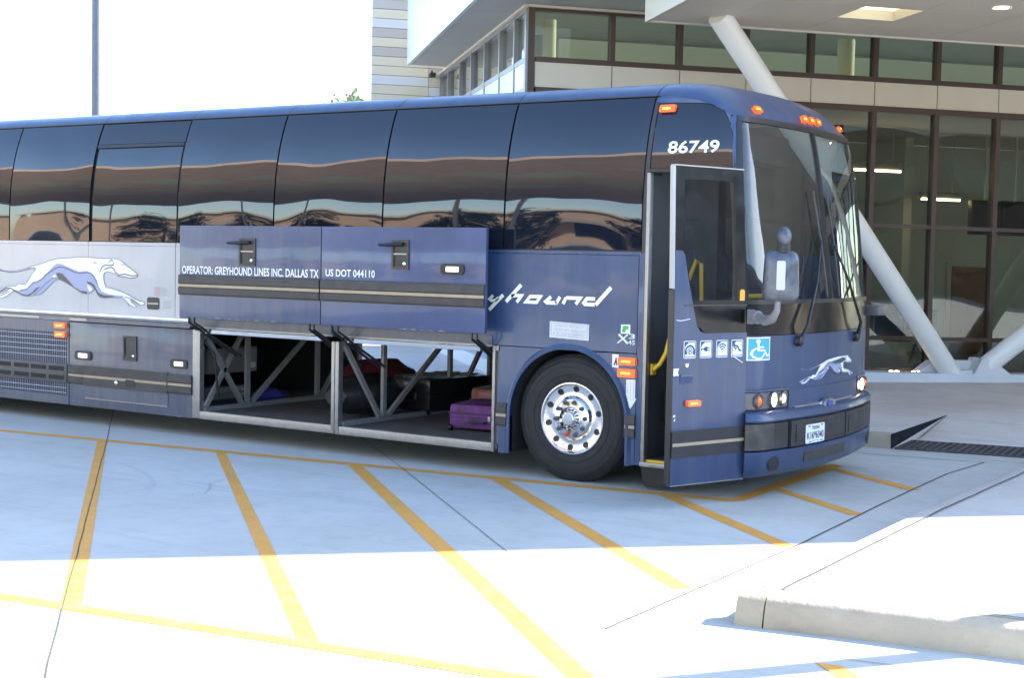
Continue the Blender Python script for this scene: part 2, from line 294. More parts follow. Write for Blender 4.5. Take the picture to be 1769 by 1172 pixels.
def strip(name, pts, w, z, m, parent, th=.0):
    return G().stroke(pts, w, XY(z), 0).build(name, m, parent, norm=False)
def ragged(pts, amp=.0025, step=.2):
    """a joint line with slightly wandering course"""
    out = []
    for (x0, y0), (x1, y1) in zip(pts, pts[1:]):
        n = max(1, int(math.hypot(x1-x0, y1-y0)/step))
        for k in range(n): out.append((x0+(x1-x0)*k/n+random.uniform(-amp, amp), y0+(y1-y0)*k/n+random.uniform(-amp, amp)))
    out.append(pts[-1]); return out
for pts, w in (([(-9.5, 3.65), (-4.59, -.84), (1.05, -6.05), (4.4, -9.2)], .007), ([(-5.4, 3.1), (-1.47, -.31), (1.20, -2.68)], .006),
               ([(-14, 1.2), (-10.39, 2.34), (-9.0, 3.15)], .012),
               ([(2.56, -3.875), (2.515, -1.31), (2.40, .9), (2.336, 2.572), (2.395, 3.558), (1.253, 3.373), (-1.5, 2.93)], .014),
               ([(2.56, -3.875), (3.50, -3.70), (6.5, -3.17)], .006)):
    strip('expansion_joint', ragged(pts), w, .0046, M_joint, ground)
for pts, w in (([(-2.42, -1.45), (-2.20, -1.62), (-2.12, -1.95), (-1.86, -2.2), (-1.80, -2.5)], .006), ([(-2.5, -2.1), (-2.3, -2.45), (-2.25, -2.7)], .005), ([(.5, -3.3), (.75, -3.6), (.8, -3.9)], .004)):
    strip('hairline_crack', ragged(pts, .025, .06), w, .0040, mat('crack_grey', (.31, .30, .28), .9), ground)
M_scuff = mat('tyre_scuff', (.36, .35, .335), .85, var=.35, vscale=14, var2=(.47, .455, .43))
for cx, cy, r, a0, a1, w in ((-1.9, -1.2, 1.0, 250, 330, .05), (-2.0, -1.1, 1.28, 255, 325, .035), (-4.4, -3.6, 2.6, 20, 70, .05), (1.2, -.4, 1.6, 230, 285, .045), (-3.4, -2.7, .55, 200, 300, .09)):
    strip('tyre_scuff', [(cx+r*math.cos(math.radians(a0+(a1-a0)*k/16)), cy+r*.8*math.sin(math.radians(a0+(a1-a0)*k/16))) for k in range(17)], w, .0007, M_scuff, ground)
# painted bay lines
NP = [0]
def painted(quad):
    NP[0] += 1; G().poly([(x, y, .0012+.00015*NP[0]) for x, y in quad]).build('painted_stripe', M_paint, ground, norm=False)
painted([(-12.0, -1.64), (-12.0, -1.76), (1.44, -.015), (1.52, .10), (1.40, .115)])
painted([(1.40, .118), (1.522, .104), (1.445, 2.43), (1.33, 2.50), (1.29, 2.30)])
for q in ([(-4.73, -.83), (-4.63, -.80), (.19, -5.13), (.06, -5.16)], [(-3.37, -.63), (-3.26, -.615), (1.65, -4.955), (1.52, -4.975)],
          [(-1.97, -.44), (-1.82, -.42), (3.02, -4.70), (2.86, -4.72)], [(-.59, -.27), (-.43, -.25), (2.51, -2.80), (2.43, -2.89)],
          [(.87, -.08), (1.03, -.06), (2.51, -1.31), (2.42, -1.385)], [(1.49, .74), (1.49, .86), (2.45, .14), (2.39, .03)],
          [(1.43, 2.13), (1.43, 2.27), (2.43, 1.56), (2.37, 1.44)], [(-6.25, -1.03), (-6.13, -1.01), (-1.2, -5.36), (-1.33, -5.38)],
          [(3.62, -3.80), (3.74, -3.78), (4.75, -4.70), (4.62, -4.72)], [(-7.8, -1.23), (-7.68, -1.21), (-2.7, -5.60), (-2.83, -5.62)]):
    painted(q)
painted([(-6.0, -6.02), (-6.0, -6.12), (.10, -5.255), (2.95, -4.84), (4.8, -4.57), (4.8, -4.45), (2.93, -4.73), (.08, -5.145)])

# raised island in the right foreground, with its kerb
isl = [(2.98, 6.2), (2.97, -.2), (3.0, -1.66), (3.03, -3.05), (3.04, -3.22)]
front = [(3.10, -3.305), (3.20, -3.305), (9.0, -2.30)]
top = G().prism([(3.125, 6.2), (3.115, -.2), (3.145, -1.66), (3.175, -3.115), (4.36, -2.99), (9.0, -2.155), (9.0, 6.2)], XY(0), .0, .15)
island = top.build('paved_island', M_isl, kind='structure')
kp = [(0, 0), (.0, .10), (.012, .132), (.035, .149), (.135, .151), (.135, 0)]      # kerb section: outer foot, rounded shoulder, back
def kerb_run(name, line, prof, m, parent=None, kind=None):
    rows = []
    P = [Vector(p) for p in line]
    for i, p in enumerate(P):
        t = (P[min(i+1, len(P)-1)]-P[max(0, i-1)]).normalized(); n = Vector((-t.y, t.x))
        rows.append([(p.x+n.x*d, p.y+n.y*d, z) for d, z in prof])
    g = G().grid(rows); k = len(prof)
    g.f.append(list(range(k))); g.mi.append(0); g.f.append([len(g.v)-1-i for i in range(k)]); g.mi.append(0)
    return g.build(name, m, parent, smooth=True, kind=kind)
kerb_run('island_kerb', [(2.985, 6.2), (2.975, -.2), (3.0, -1.66), (3.02, -2.9), (3.035, -3.13)], kp, M_isl, kind='structure')
kfront = [(-.06, 0), (-.045, .05), (-.02, .105), (.0, .130), (.025, .146), (.05, .151), (.165, .153), (.165, 0)]
kerb_run('front_kerb', [(3.025, -3.345), (3.165, -3.322)], kfront, M_kerb, kind='structure')
kerb_run('front_kerb', [(3.171, -3.321), (3.6, -3.236), (4.4, -3.115), (6.0, -2.84), (9.0, -2.30)], kfront, M_kerb, kind='structure')
strip('expansion_joint', ragged([(3.13, 6.2), (3.12, -.2), (3.148, -1.66), (3.18, -3.11), (4.36, -2.99), (9.0, -2.16)], .003), .014, .161, M_joint, island)

# raised sidewalk along the terminal, its kerb ramp and the trench drain
S2 = math.sqrt(.5)
def B(u, v, z): return ((u+v)*S2, (u-v)*S2, z-.011*(u-1.4))
walk = [(1.375, 3.985), (-.2, 3.74), (-1.6, 4.4), (-6.3, 5.4), (-12.2, 11.2), (-6, 22), (20, 22), (12, 7.9), (1.254, 6.203)]
sidewalk = G().prism(walk, XY(0), 0, .14).build('sidewalk', M_walk, kind='structure')
G().add([(1.39, 4.75, .002), (1.262, 6.203, .139), (9, 7.5, .139), (9, 6.1, .002)], [(0, 1, 2, 3)]).build('kerb_ramp', M_walk, kind='structure', norm=False)
# rounded kerb lip before the sidewalk
kerb_run('sidewalk_kerb', [(-1.6, 4.36), (-.2, 3.70), (1.10, 3.90), (1.374, 3.945)], [(-.015, 0), (-.01, .09), (.005, .128), (.03, .145), (.16, .147), (.16, .1)], M_kerb, kind='structure')
M_ramp_face = mat('dark_ramp_side', (.028, .026, .028), .9, var=.3, ior=1.08)  # dark sheet standing for the concrete side wall of the ramp
rf = G().add([(1.378, 3.93, .0), (1.256, 6.21, .143), (1.376, 3.93, .147)], [(0, 1, 2)]).add([(1.384, 3.93, .0), (1.262, 6.21, .144), (1.382, 3.93, .148)], [(0, 2, 1)])
rf.add([(1.378, 3.93, .0), (1.376, 3.93, .147), (1.382, 3.93, .148), (1.384, 3.93, 0)], [(0, 1, 2, 3)]).add([(1.376, 3.93, .147), (1.256, 6.21, .143), (1.262, 6.21, .144), (1.382, 3.93, .148)], [(0, 1, 2, 3)])
tag(rf.build('ramp_side_wall', M_ramp_face), 'dark wedge shaped side wall of the kerb ramp right of the bus', 'kerb face')
grate = thing('trench_grate', 'dark slatted trench drain grate in the paving right of the bus', 'drain grate', (2.0, 4.4, 0))
gd = Vector((.983, .182)); gn = Vector((-.10, .995))
def gr(a, b, z): return (1.42+gd.x*a+gn.x*b, 3.92+gd.y*a+gn.y*b, z)
M_iron = mat('cast_iron', (.10, .095, .10), .6, var=.3, vscale=20, metal=.3)
G().box((0, 0, .002), (3.2, .76, .004), M=lambda a, b, z: gr(a, b, z)).build('drain_pit', M_dark, grate)
for r in ((0, 0, 3.2, .03), (0, .73, 3.2, .76)): G().box((r[0], r[1], .004), (r[2], r[3], .016), M=lambda a, b, z: gr(a, b, z)).build('frame_bar', M_iron, grate)
sl = None
for k in range(46):
    if sl is None: sl = G().box((0, .03, .004), (.042, .73, .013), M=lambda a, b, z: gr(a, b, z)).build('slat', M_iron, grate)
    else: dup(sl, (gd.x*.07*k, gd.y*.07*k, 0), grate)

# ------------------------------------------------------------------ terminal building (45 degrees to the bus)
M_brown = mat('bronze_mullion', (.075, .045, .033), .45, metal=.2, var=.15, vscale=5)
M_cream = mat('cream_panel', (.62, .55, .43), .5, var=.05, vscale=1.5)
M_metalw = mat('pale_metal_panel', (.55, .57, .58), .32, metal=.35, var=.06, vscale=1.2, wave=(.9, .004))
M_soff = mat('grey_soffit', (.36, .345, .33), .55, var=.06, vscale=1.5)
M_bglass = glass_mat('terminal_glass', (.66, .70, .65), 1.58, wave=(.8, .010))
M_plinth = mat('white_concrete_plinth', (.66, .67, .68), .7, var=.08, vscale=2.5, bump=.001)
M_iwall = mat('interior_wall', (.60, .58, .52), .8, var=.08, vscale=1.0)
M_ifloor = mat('interior_floor', (.16, .155, .15), .4, var=.1)
M_wood = mat('orange_wood_door', (.30, .115, .035), .5, var=.35, vscale=3)
bld = thing('terminal_building', 'glazed bus terminal with brown mullions, cream bands and a panelled stair tower', 'building', B(6, -10, 0))
VF = -8.14
def bb(name, a, b, m, parent=bld, bevel=0.0, **k): return G().box(a, b, M=B).build(name, m, parent, bevel=bevel, **k)
UM = [1.33]+[2.54+.988*k for k in range(14)]
bb('plinth', (1.0, -8.135, .02), (16, -7.69, .335), M_plinth, bevel=.012)
bb('plinth', (1.0, -16.0, .02), (1.325, -8.14, .335), M_plinth, bevel=.012)
zr = [(.335, .375), (.78, .84), (2.43, 2.485), (4.10, 4.185), (4.53, 4.60), (5.22, 5.30)]
for a, b in zr: bb('transom', (1.45, VF-.10, a), (16, VF+.004, b), M_brown)
bb('corner_post', (1.335, VF-.10, .335), (1.425, VF+.01, 5.30), M_brown)
for u in UM[1:]:
    bb('mullion', (u-.035, VF-.14, .36), (u+.035, VF+.012, 4.15), M_brown)
    bb('mullion', (u-.035, VF-.14, 4.555), (u+.035, VF+.012, 5.26), M_brown)
for i, u in enumerate(UM[:-1]):
    u2 = UM[i+1]
    for a, b in ((.375, .78), (.84, 2.43), (2.485, 4.10), (4.60, 5.22)):
        G().box((u+.035, VF-.062, a), (u2-.035, VF-.050, b), M=B).build('pane', M_bglass, bld)
    bb('spandrel_panel', ((u+.11 if i == 0 else u+.007), VF-.05, 4.187), (u2-.007, VF-.012, 4.528), M_cream)
# wing added out of frame on the right to darken reflections
bb('wing_wall', (16.4, VF-.2, .34), (48, VF-.04, 4.12), M_tint); bb('wing_band', (16.4, VF-.2, 4.13), (48, VF-.02, 4.58), M_cream); bb('wing_wall', (16.4, VF-.2, 4.59), (48, VF-.04, 5.3), M_tint)
for k in range(16): bb('mullion', (17+k*1.976, VF-.035, .34), (17.08+k*1.976, VF+.01, 5.28), M_brown)
# left facade
VM = [VF-.03, -9.04, -10.15, -11.39, -12.62, -13.78, -15.07, -16.0]
M_mull2 = mat('grey_mullion', (.26, .26, .28), .4, metal=.4, var=.1)
for a, b in zr: bb('transom', (1.322, -16.04, a), (1.42, VF-.105, b), M_mull2)
bb('corner_trim', (1.30, VF-.10, .335), (1.333, VF+.008, 5.30), M_mull2)
for v in VM[1:]: bb('mullion', (1.316, v-.03, .36), (1.44, v+.03, 5.26), M_mull2)
for v1, v0 in zip(VM, VM[1:]):
    for a, b in ((.375, 2.43), (2.485, 4.10), (4.60, 5.22)):
        G().box((1.375, v0+.03, a), (1.387, v1-.03, b), M=B).build('pane', M_bglass, bld)
    bb('spandrel_panel', (1.33, v0+.006, 4.187), (1.37, v1-.006, 4.528), M_metalw)  # paler panels than the right facade imitate the brighter light here
# slabs and rooms behind the glass
bb('floor_slab', (1.5, -15.9, .28), (16, -8.3, .34), M_ifloor)
bb('floor_slab', (1.5, -15.9, 4.12), (16, -8.26, 4.52), M_iwall)
bb('back_wall', (1.5, -13.2, .34), (16, -13.0, 4.1), M_iwall)
bb('back_wall', (2.4, -10.9, 4.52), (16, -10.8, 5.28), M_iwall)
bb('partition', (8.75, -12.9, .34), (8.9, -11.6, 4.1), M_iwall)
G().tube([B(1.9, -9.3, 4.52), B(1.9, -9.3, 5.3)], .10, 16).build('inner_column', M_cream, bld, smooth=True)
G().tube([B(6.55, -9.3, 4.52), B(6.55, -9.3, 5.3)], .13, 16).build('inner_column', M_cream, bld, smooth=True)
G().tube([B(5.6, -9.3, .3), B(5.6, -9.3, 4.1)], .14, 16).build('inner_column', M_cream, bld, smooth=True)
wd = bb('wood_door', (10.45, -12.99, .34), (11.2, -12.94, 1.92), M_wood)
bb('door_frame', (10.35, -12.99, .34), (10.44, -12.95, 2.0), M_cream)
G().box((11.1, -12.94, 1.0), (11.13, -12.88, 1.12), M=B).build('handle', M_alu, wd)
# roof block with its overhang: soffit panels, fascia panels
for k in range(7):
    v1 = -6.45-k*1.225
    bb('soffit_panel', (.56, v1-1.215, 5.30), (1.60, v1, 5.325), M_soff)
for k in range(9): bb('soffit_panel', (1.612+k*1.6, -8.35, 5.302), (1.60+(k+1)*1.6, -6.45, 5.327), M_soff)
bb('roof_block', (.60, -15.05, 5.34), (60, -10.95, 7.0), M_soff)
bb('roof_block', (.60, -8.75, 5.34), (60, -6.50, 7.0), M_soff)  # overhang widened out of frame to keep sun off the sidewalk
bb('roof_block', (.60, -10.94, 5.34), (1.7, -8.76, 7.0), M_soff)
bb('added_skylight', (1.7, -10.94, 6.95), (60, -8.76, 6.96), M_bglass)  # glazed roof gap added to brighten the upper rooms
for k in range(7):
    v1 = -6.43-k*1.225
    bb('fascia_panel', (.545, v1-1.218, 5.285), (.60, v1, 7.02), M_metalw)
for k in range(10): bb('fascia_panel', (.56+k*1.6, -6.49, 5.287), (.553+(k+1)*1.6, -6.44, 7.02), M_metalw)
bb('edge_trim', (1.27, -16.0, 5.262), (1.318, VF+.03, 5.298), M_cream)
bb('edge_trim', (1.32, VF+.012, 5.262), (16, VF+.05, 5.298), M_cream)
# stair tower clad in horizontal panels
tw = bb('stair_tower', (.05, -17.45, .14), (3.5, -16.10, 8.2), M_soff)
pc = {'t': mat('tan_panel', (.56, .48, .34), .5, var=.04, vscale=2), 'g': mat('grey_panel_cladding', (.43, .39, .34), .5, var=.04, vscale=2),
      'w': mat('pale_panel_cladding', (.58, .575, .56), .45, var=.04, vscale=2), 'c': mat('cream_panel_cladding', (.62, .54, .40), .5, var=.04, vscale=2)}
seq = 'cgtwctgc' + 'gcwgcgccwccwtgcwct' + 'gwcctgwcgt'
z = 8.05
for k, ch in enumerate(seq):
    z1 = 8.05-.1775*k; z0 = z1-.168
    if z0 < 2.2: break
    o = ch if k else 'c'
    alt = 'cwtg'[(k*7+2) % 4]
    bb('cladding_panel', (.014, -16.10, z0), (1.098, -16.06, z1), pc[o], tw)
    bb('cladding_panel', (1.106, -16.10, z0), (3.4, -16.062, z1), pc[alt], tw)
    bb('cladding_panel', (.012, -17.44, z0), (.049, -16.103, z1), pc['w' if k % 3 else 'c'], tw)  # side face given pale panels to imitate its brighter light
sc_ = thing('security_camera', 'small dark camera under the roof overhang at the stair tower', 'camera', B(1.12, -15.7, 5.26))
G().box((1.06, -15.75, 5.17), (1.16, -15.50, 5.25), M=B).build('camera_body', M_black, sc_, bevel=.01)
G().tube([B(1.11, -15.66, 5.25), B(1.11, -15.66, 5.30)], .02, 8).build('mount', M_black, sc_)
# things inside the waiting hall
M_seat = mat('blue_seat_shell', (.02, .045, .16), .4, coat=.2, var=.1)
def bench(u0, n, v, label):
    t = thing('bench_seat', label, 'bench', B(u0, v, .34), 'blue benches in the waiting hall')
    G().box((u0, v-.03, .70), (u0+.52*n, v+.03, .76), M=B).build('beam', M_black, t)
    for k in range(n):
        u = u0+.02+k*.52
        G().box((u, v-.24, .77), (u+.48, v+.22, .80), M=B).build('seat', M_seat, t, bevel=.012)
        G().prism([(v+.20, .80), (v+.235, .80), (v+.30, 1.22), (v+.265, 1.22)], lambda a, b, d: B(d, a, b), u, u+.48).build('backrest', M_seat, t, bevel=.01)
    for u in (u0+.2, u0+.52*n-.2):
        G().tube([B(u, v-.22, .35), B(u, v, .72), B(u, v+.22, .35)], .022, 8).build('leg', M_alu, t)
bench(6.55, 3, -9.35, 'blue moulded bench behind the glass nearest the bus nose')
bench(9.7, 4, -9.35, 'blue moulded bench behind the glass right of the strut footing')
M_tube = mat('lit_linear_lamp', (.9, .85, .7), .4, emit=(1, .72, .38), estr=5.0)
def pendant(u0, u1, v, z, label):
    t = thing('pendant_lamp', label, 'lamp', B(u0, v, z), 'linear lamps in the waiting hall')
    G().box((u0, v-.05, z), (u1, v+.05, z+.13), M=B).build('housing', M_grey, t)
    G().box((u0, v+.02, z-.012), (u1, v+.062, z+.022), M=B).build('tube', M_tube, t)
    for u in (u0+.1, u1-.12): G().tube([B(u, v, z+.13), B(u, v, 4.1)], .006, 6).build('cable', M_alu, t)
pendant(6.6, 8.1, -10.5, 3.42, 'white linear pendant lamp high behind the glass near the bus windshield')
pendant(8.75, 9.45, -11.0, 3.02, 'short linear pendant lamp lower behind the second bay of glass')
for u0, u1, z0, z1, lb in ((9.45, 9.98, 2.45, 3.02, 'left of two black hanging display screens in the hall'), (10.02, 10.5, 2.45, 3.03, 'right of two black hanging display screens in the hall')):
    t = thing('display_screen', lb, 'screen', B(u0, -10.6, z0))
    G().box((u0, -10.68, z0), (u1, -10.55, z1), M=B).build('housing', M_black, t, bevel=.01)
    G().box((u0+.03, -10.555, z0+.03), (u1-.03, -10.545, z1-.03), M=B).build('screen_glass', M_blackgloss, t)
    G().tube([B((u0+u1)/2, -10.62, z1), B((u0+u1)/2, -10.62, 4.1)], .02, 8).build('hanger', M_alu, t)

# ------------------------------------------------------------------ bus canopy on slanting struts
can = thing('bus_canopy', 'deep cream canopy with grey panelled soffit over the right of the bays', 'canopy', B(8, -3, 0))
CZ, CT, CU, CV0, CV1 = 4.85, 7.45, 2.42, -6.22, .95  # unseen height above the soffit chosen to lengthen the shade
M_fasc = mat('cream_fascia', (.60, .555, .44), .5, var=.04, vscale=1)
M_csoff = mat('pale_grey_soffit', (.70, .60, .48), .5, var=.05, vscale=1.2)
us = [CU+.05, 3.35, 4.50, 5.24, 6.4, 8.2, 10.4, 13, 16.5, 20, 60]; vs = [CV0+.05, -5.10, -4.32, -2.6, -.8, CV1-.05]
for i in range(len(us)-1):
    for j in range(len(vs)-1):
        if i == 2 and j == 1: continue
        bb('soffit_panel', (us[i]+.004, vs[j]+.004, CZ), (us[i+1]-.004, vs[j+1]-.004, CZ+.03), M_csoff, can)
bb('roof_slab', (CU+.06, CV0+.06, CZ+.25), (60, CV1-.06, CT-.05), M_soff, can)
bb('fascia', (CU, CV0, CZ-.02), (CU+.05, CV1, CT), M_fasc, can)
bb('fascia', (CU+.05, CV1-.05, CZ-.02), (60, CV1, CT), M_fasc, can)
bb('fascia', (CU+.05, CV0, CZ-.02), (60, CV0+.05, CT), M_fasc, can)
M_skyglow = mat('skylight_glow_panel', (.85, .80, .62), .5, emit=(1, .88, .60), estr=.32)  # glow imitates daylight in the canopy's light well
lw = bb('glowing_skylight', (4.50, -5.10, CZ+.12), (5.24, -4.32, CZ+.135), M_skyglow, can)
for a, b in (((4.49, -5.11, CZ), (4.50, -4.31, CZ+.13)), ((5.24, -5.11, CZ), (5.25, -4.31, CZ+.13)), ((4.50, -5.11, CZ), (5.24, -5.10, CZ+.13)), ((4.50, -4.32, CZ), (5.24, -4.31, CZ+.13))):
    bb('well_side', a, b, M_fasc, lw)
M_dl = mat('lit_downlight', (.9, .8, .6), .4, emit=(1, .70, .36), estr=9.0)
for u, v in ((5.93, -3.8), (7.6, -5.3), (9.4, -5.3)):
    dl = G().lathe([(.11, -.012), (.115, .0), (.085, .004), (.08, -.004)], lambda a, b, h, u=u, v=v: B(u+a, v+b, CZ+h), 20).build('downlight', M_white, can, smooth=True)
    G().lathe([(.079, -.005), (.0, -.005)], lambda a, b, h, u=u, v=v: B(u+a, v+b, CZ+h), 20).build('lamp_face', M_dl, dl)
M_strut = mat('cream_strut_paint', (.86, .845, .80), .42, coat=.15, var=.04, vscale=1.5)
col = thing('strut_column', 'pair of round cream canopy struts rising in a V from a white concrete footing', 'column', B(8.0, -7.8, .14))
G().tube([B(7.72, -7.86, .30), B(5.4, -6.70, 2.65), B(3.17, -5.58, 4.86)], .147, 24).build('strut', M_strut, col, smooth=True)
G().tube([B(8.16, -7.86, .36), B(10.4, -6.70, 2.65), B(12.6, -5.58, 4.86)], .147, 24).build('strut', M_strut, col, smooth=True)
fg = G(); FP = lambda a, b, d: B(a, d, b)
fg.prism([(7.86, .10), (8.60, .10), (8.55, .335), (8.24, .55), (8.10, .55)], FP, -7.675, -8.05)
fg.prism([(7.20, .10), (8.0, .10), (8.12, .50), (7.46, .50), (7.24, .335)], FP, -7.93, -8.13)
fg.prism([(7.5, .10), (8.0, .10), (7.96, .38), (7.55, .365)], FP, -7.72, -8.0)
fg.build('footing', M_plinth, col, bevel=.008)
for u in (6.84, 7.2):  # dark slots with pairs of glowing dots
    t = thing('glowing_slot', 'small dark slot with two glowing dots on the white plinth '+('near the bus headlamp' if u < 7 else 'beside the strut footing'), 'light', B(u, -7.95, .336))
    G().box((u-.12, -7.96, .335), (u+.12, -7.93, .339), M=B).build('slot', M_black, t)
    for du in (-.04, .05): G().box((u+du-.025, -7.958, .338), (u+du+.025, -7.932, .345), M=B).build('lamp', M_dl, t)

# ------------------------------------------------------------------ lamp posts, tree tops
M_post = mat('dark_grey_post', (.09, .10, .13), .45, metal=.3, var=.1)
def lamp_post(x, y, h, r, label, arm):
    t = thing('lamp_post', label, 'lamp post', (x, y, 0))
    G().tube([(x, y, 0), (x, y, .35)], r*1.5, 16).build('base', M_post, t, smooth=True)
    G().tube([(x, y, .35), (x, y, h)], [r, r*.8], 16).build('pole', M_post, t, smooth=True)
    G().tube([(x, y, h-.1), (x+arm[0], y+arm[1], h)], .04, 8).build('arm', M_post, t)
    G().box((x+arm[0]-.3, y+arm[1]-.16, h-.05), (x+arm[0]+.3, y+arm[1]+.16, h+.06)).build('lamp_head', M_post, t, bevel=.02)
lamp_post(-25.9, 17.2, 12.5, .155, 'tall dark grey lamp post rising behind the rear of the bus', (.8, .3))
lamp_post(5.86, -.82, 8.0, .085, 'lamp post standing on the paved island, out of frame, casting the thin shadow', (.7, 0))
M_leaf = mat('leaves', (.075, .115, .035), .55, var=.4, vscale=1.5)
M_bark = mat('bark', (.10, .075, .055), .9, var=.3, vscale=8, bump=.01, bscale=12)
def leaf_mesh(name, n, rx, rz, ls, seed, clumps=26):
    rnd = random.Random(seed); g = G(); cs = []
    for _ in range(clumps):
        a = rnd.uniform(0, 6.283); q = rnd.uniform(-1, 1); r = rnd.uniform(.35, 1)**.6; w = math.sqrt(1-q*q)
        cs.append((rx*r*w*math.cos(a), rx*r*w*math.sin(a), rz*r*q, rnd.uniform(.18, .36)*rx))
    for k in range(n):
        c = cs[k % clumps]; p = Vector((c[0]+rnd.gauss(0, c[3]*.6), c[1]+rnd.gauss(0, c[3]*.6), c[2]+rnd.gauss(0, c[3]*.5)))
        d = Vector((rnd.gauss(0, 1), rnd.gauss(0, 1), rnd.gauss(0, .7))).normalized(); e = d.orthogonal().normalized(); s = ls*rnd.uniform(.6, 1.3)
        g.add([p-d*s, p+e*s*.45, p+d*s, p-e*s*.45], [(0, 1, 2, 3)])
    return g
def tree(x, y, h, rx, label, seed, n=5000, ls=.16, cat='tree', group=None, lm=None):
    t = thing('tree', label, cat, (x, y, 0), group); rz = rx*1.05; zc = h-rz
    g = leaf_mesh('crown', n, rx, rz, ls, seed); g.v = [(a+x, b+y, c+zc) for a, b, c in g.v]; g.build('crown', lm or M_leaf, t, norm=False)
    tr = G().tube([(x, y, 0), (x+.1, y, zc*.5), (x, y+.1, zc), (x, y, zc+rz*.6)], [.22, .17, .12, .04], 10); rnd = random.Random(seed)
    for k in range(7):
        a = rnd.uniform(0, 6.28); tr.tube([(x, y, zc*.75+k*.15), (x+math.cos(a)*rx*.35, y+math.sin(a)*rx*.35, zc+rz*.1), (x+math.cos(a)*rx*.7, y+math.sin(a)*rx*.7, zc+rz*rnd.uniform(-.2, .5))], [.08, .05, .02], 6)
    tr.build('trunk', M_bark, t, smooth=True)
tree(-33.3, 37.2, 8.45, 1.25, 'thin treetop showing above the bus roof left of the stair tower', 3, 700, .15, lm=mat('sunlit_leaf_colour', (.22, .26, .13), .5, var=.3, vscale=1.5))  # leaf colour lightened to imitate sun and haze
# ------------------------------------------------------------------ the bus
bus = thing('bus', 'long dark blue intercity coach with raised luggage doors and open front entry door', 'bus', (-5.1, 1.295, 0))
W2 = 1.295; ZB, ZT = 1.90, 3.13
def inset(z): return .102*max(0.0, z-1.9)**3
def P(name, g, m, parent=bus, **k): return g.build(name, m, parent, **k)
def sx(a, b, d): return (a, d, b)                      # near side plane, d inwards (negative = proud)
def side_grid(x0, x1, z0, z1, nx, nz, off=0.0, bulge=0.0, far=False):
    rows = []
    for i in range(nz+1):
        zz = z0+(z1-z0)*i/nz; r = []
        for j in range(nx+1):
            t = j/nx; y = inset(zz)+off-bulge*(1-(2*t-1)**2)*(1-(2*i/nz-1)**2)
            r.append((x0+(x1-x0)*t, 2*W2-y if far else y, zz))
        rows.append(r)
    return G().grid(rows)
SEAM = [.628, -.678, -1.976, -3.274, -4.545, -5.83, -7.12, -8.42, -9.72, -11.0, -12.0]
# --- side glass, one pane per bay, dark backing strips between them
for a, b in zip(SEAM, SEAM[1:]):
    lo, hi = b+.009, a-.009
    if abs(a+4.545) < .01:
        w = P('side_window', side_grid(lo+.02, hi-.02, ZB+.008, 2.86, 6, 12, .012, .004), M_tint, smooth=True)
        P('sash_bar', side_grid(lo+.005, hi-.005, 2.868, 2.90, 1, 1, -.006), M_black, w)
        P('upper_panel', side_grid(lo, hi, 2.905, ZT-.012, 2, 6, .004), mat('matt_tint_panel', (.012, .014, .022), .22, ior=1.5), w, smooth=True)
    else:
        P('side_window', side_grid(lo, hi, ZB+.006, ZT-.008, 8, 18, .0, .011), M_tint, smooth=True)
P('window_backing', side_grid(-12.0, .66, ZB-.01, ZT, 1, 12, .02), M_black)
P('far_window_band', side_grid(-12.0, -1.16, ZB, ZT, 4, 12, .0, far=True), M_tint, smooth=True)
for xa, xb in ((-1.10, .06), (.14, 1.26)): P('far_side_window', side_grid(xa, xb, ZB, ZT-.05, 4, 12, .0, far=True), glass_mat('far_side_glass', (.42, .47, .48), 1.5), smooth=True)
for xa, xb in ((-1.16, -1.10), (.06, .14), (1.26, 1.34)): P('far_window_post', side_grid(xa, xb, ZB, ZT-.05, 1, 10, .0, far=True), M_black, smooth=True)
P('window_post', side_grid(.632, .668, ZB-.015, ZT-.03, 1, 12, -.004), mat('dark_window_post', (.03, .031, .036), .4, var=.1))
# --- roof panels
def zroof(s): return ZT+.14*(1-abs(s)**9)
def roof_pt(x, s): return (x, W2+s*(W2-.19), zroof(s))
SS = [-1, -.985, -.965, -.94, -.9, -.84, -.75, -.6, -.3, 0, .3, .6, .75, .84, .9, .94, .965, .985, 1]
for a, b in zip(SEAM, SEAM[1:]):
    P('roof_panel', G().grid([[roof_pt(x, s) for s in SS] for x in (a-.004, b+.004)]), M_bluef, smooth=True)
P('roof_liner', G().grid([[(x, y, z-.02) for x, y, z in [roof_pt(q, s) for s in SS]] for q, x in ((.64, .64), (-12, -12))]), M_dark)
P('drip_rail', G().tube([(.66, .186, ZT+.004), (-4, .186, ZT+.004), (-12, .186, ZT+.004)], .007, 6), M_black)
P('rear_cap', G().box((-12.06, .1, .3), (-12.0, 2.49, 3.2)), M_blue, bevel=.03)
# --- lower side skin
P('side_panel', G().prism([(-4.49, 1.09), (.605, 1.09), (.605, 1.862), (-4.49, 1.862)], sx, 0, .03), M_blue)
P('belt_strip', G().prism([(-4.49, 1.866), (.625, 1.866), (.625, 1.893), (-4.49, 1.893)], sx, -.003, .03), M_blue)
PHI = [math.pi*k/28 for k in range(29)]
arch = [(-.025+.553*math.cos(p), .50+.59*math.sin(p)) for p in reversed(PHI)]
P('wheel_arch_panel', G().prism([(-.695, .178), (-.578, .186)]+arch+[(.528, .196), (.607, .198), (.607, 1.083), (-.695, 1.083)], sx, .0, .028), M_blue)
ar = [(-.578, .19)]+arch+[(.528, .19)]
ao = [(-.618, .19)]+[(-.025+.60*math.cos(p), .50+.637*math.sin(p)) for p in reversed(PHI)]+[(.575, .19)]
P('arch_flare', G().grid([[(x, .03, z) for x, z in ar], [(x, -.018, z) for x, z in ar], [(x, -.022, z) for x, z in [((a[0]+b[0])/2, (a[1]+b[1])/2) for a, b in zip(ar, ao)]], [(x, -.001, z) for x, z in ao]]), M_blue, smooth=True)
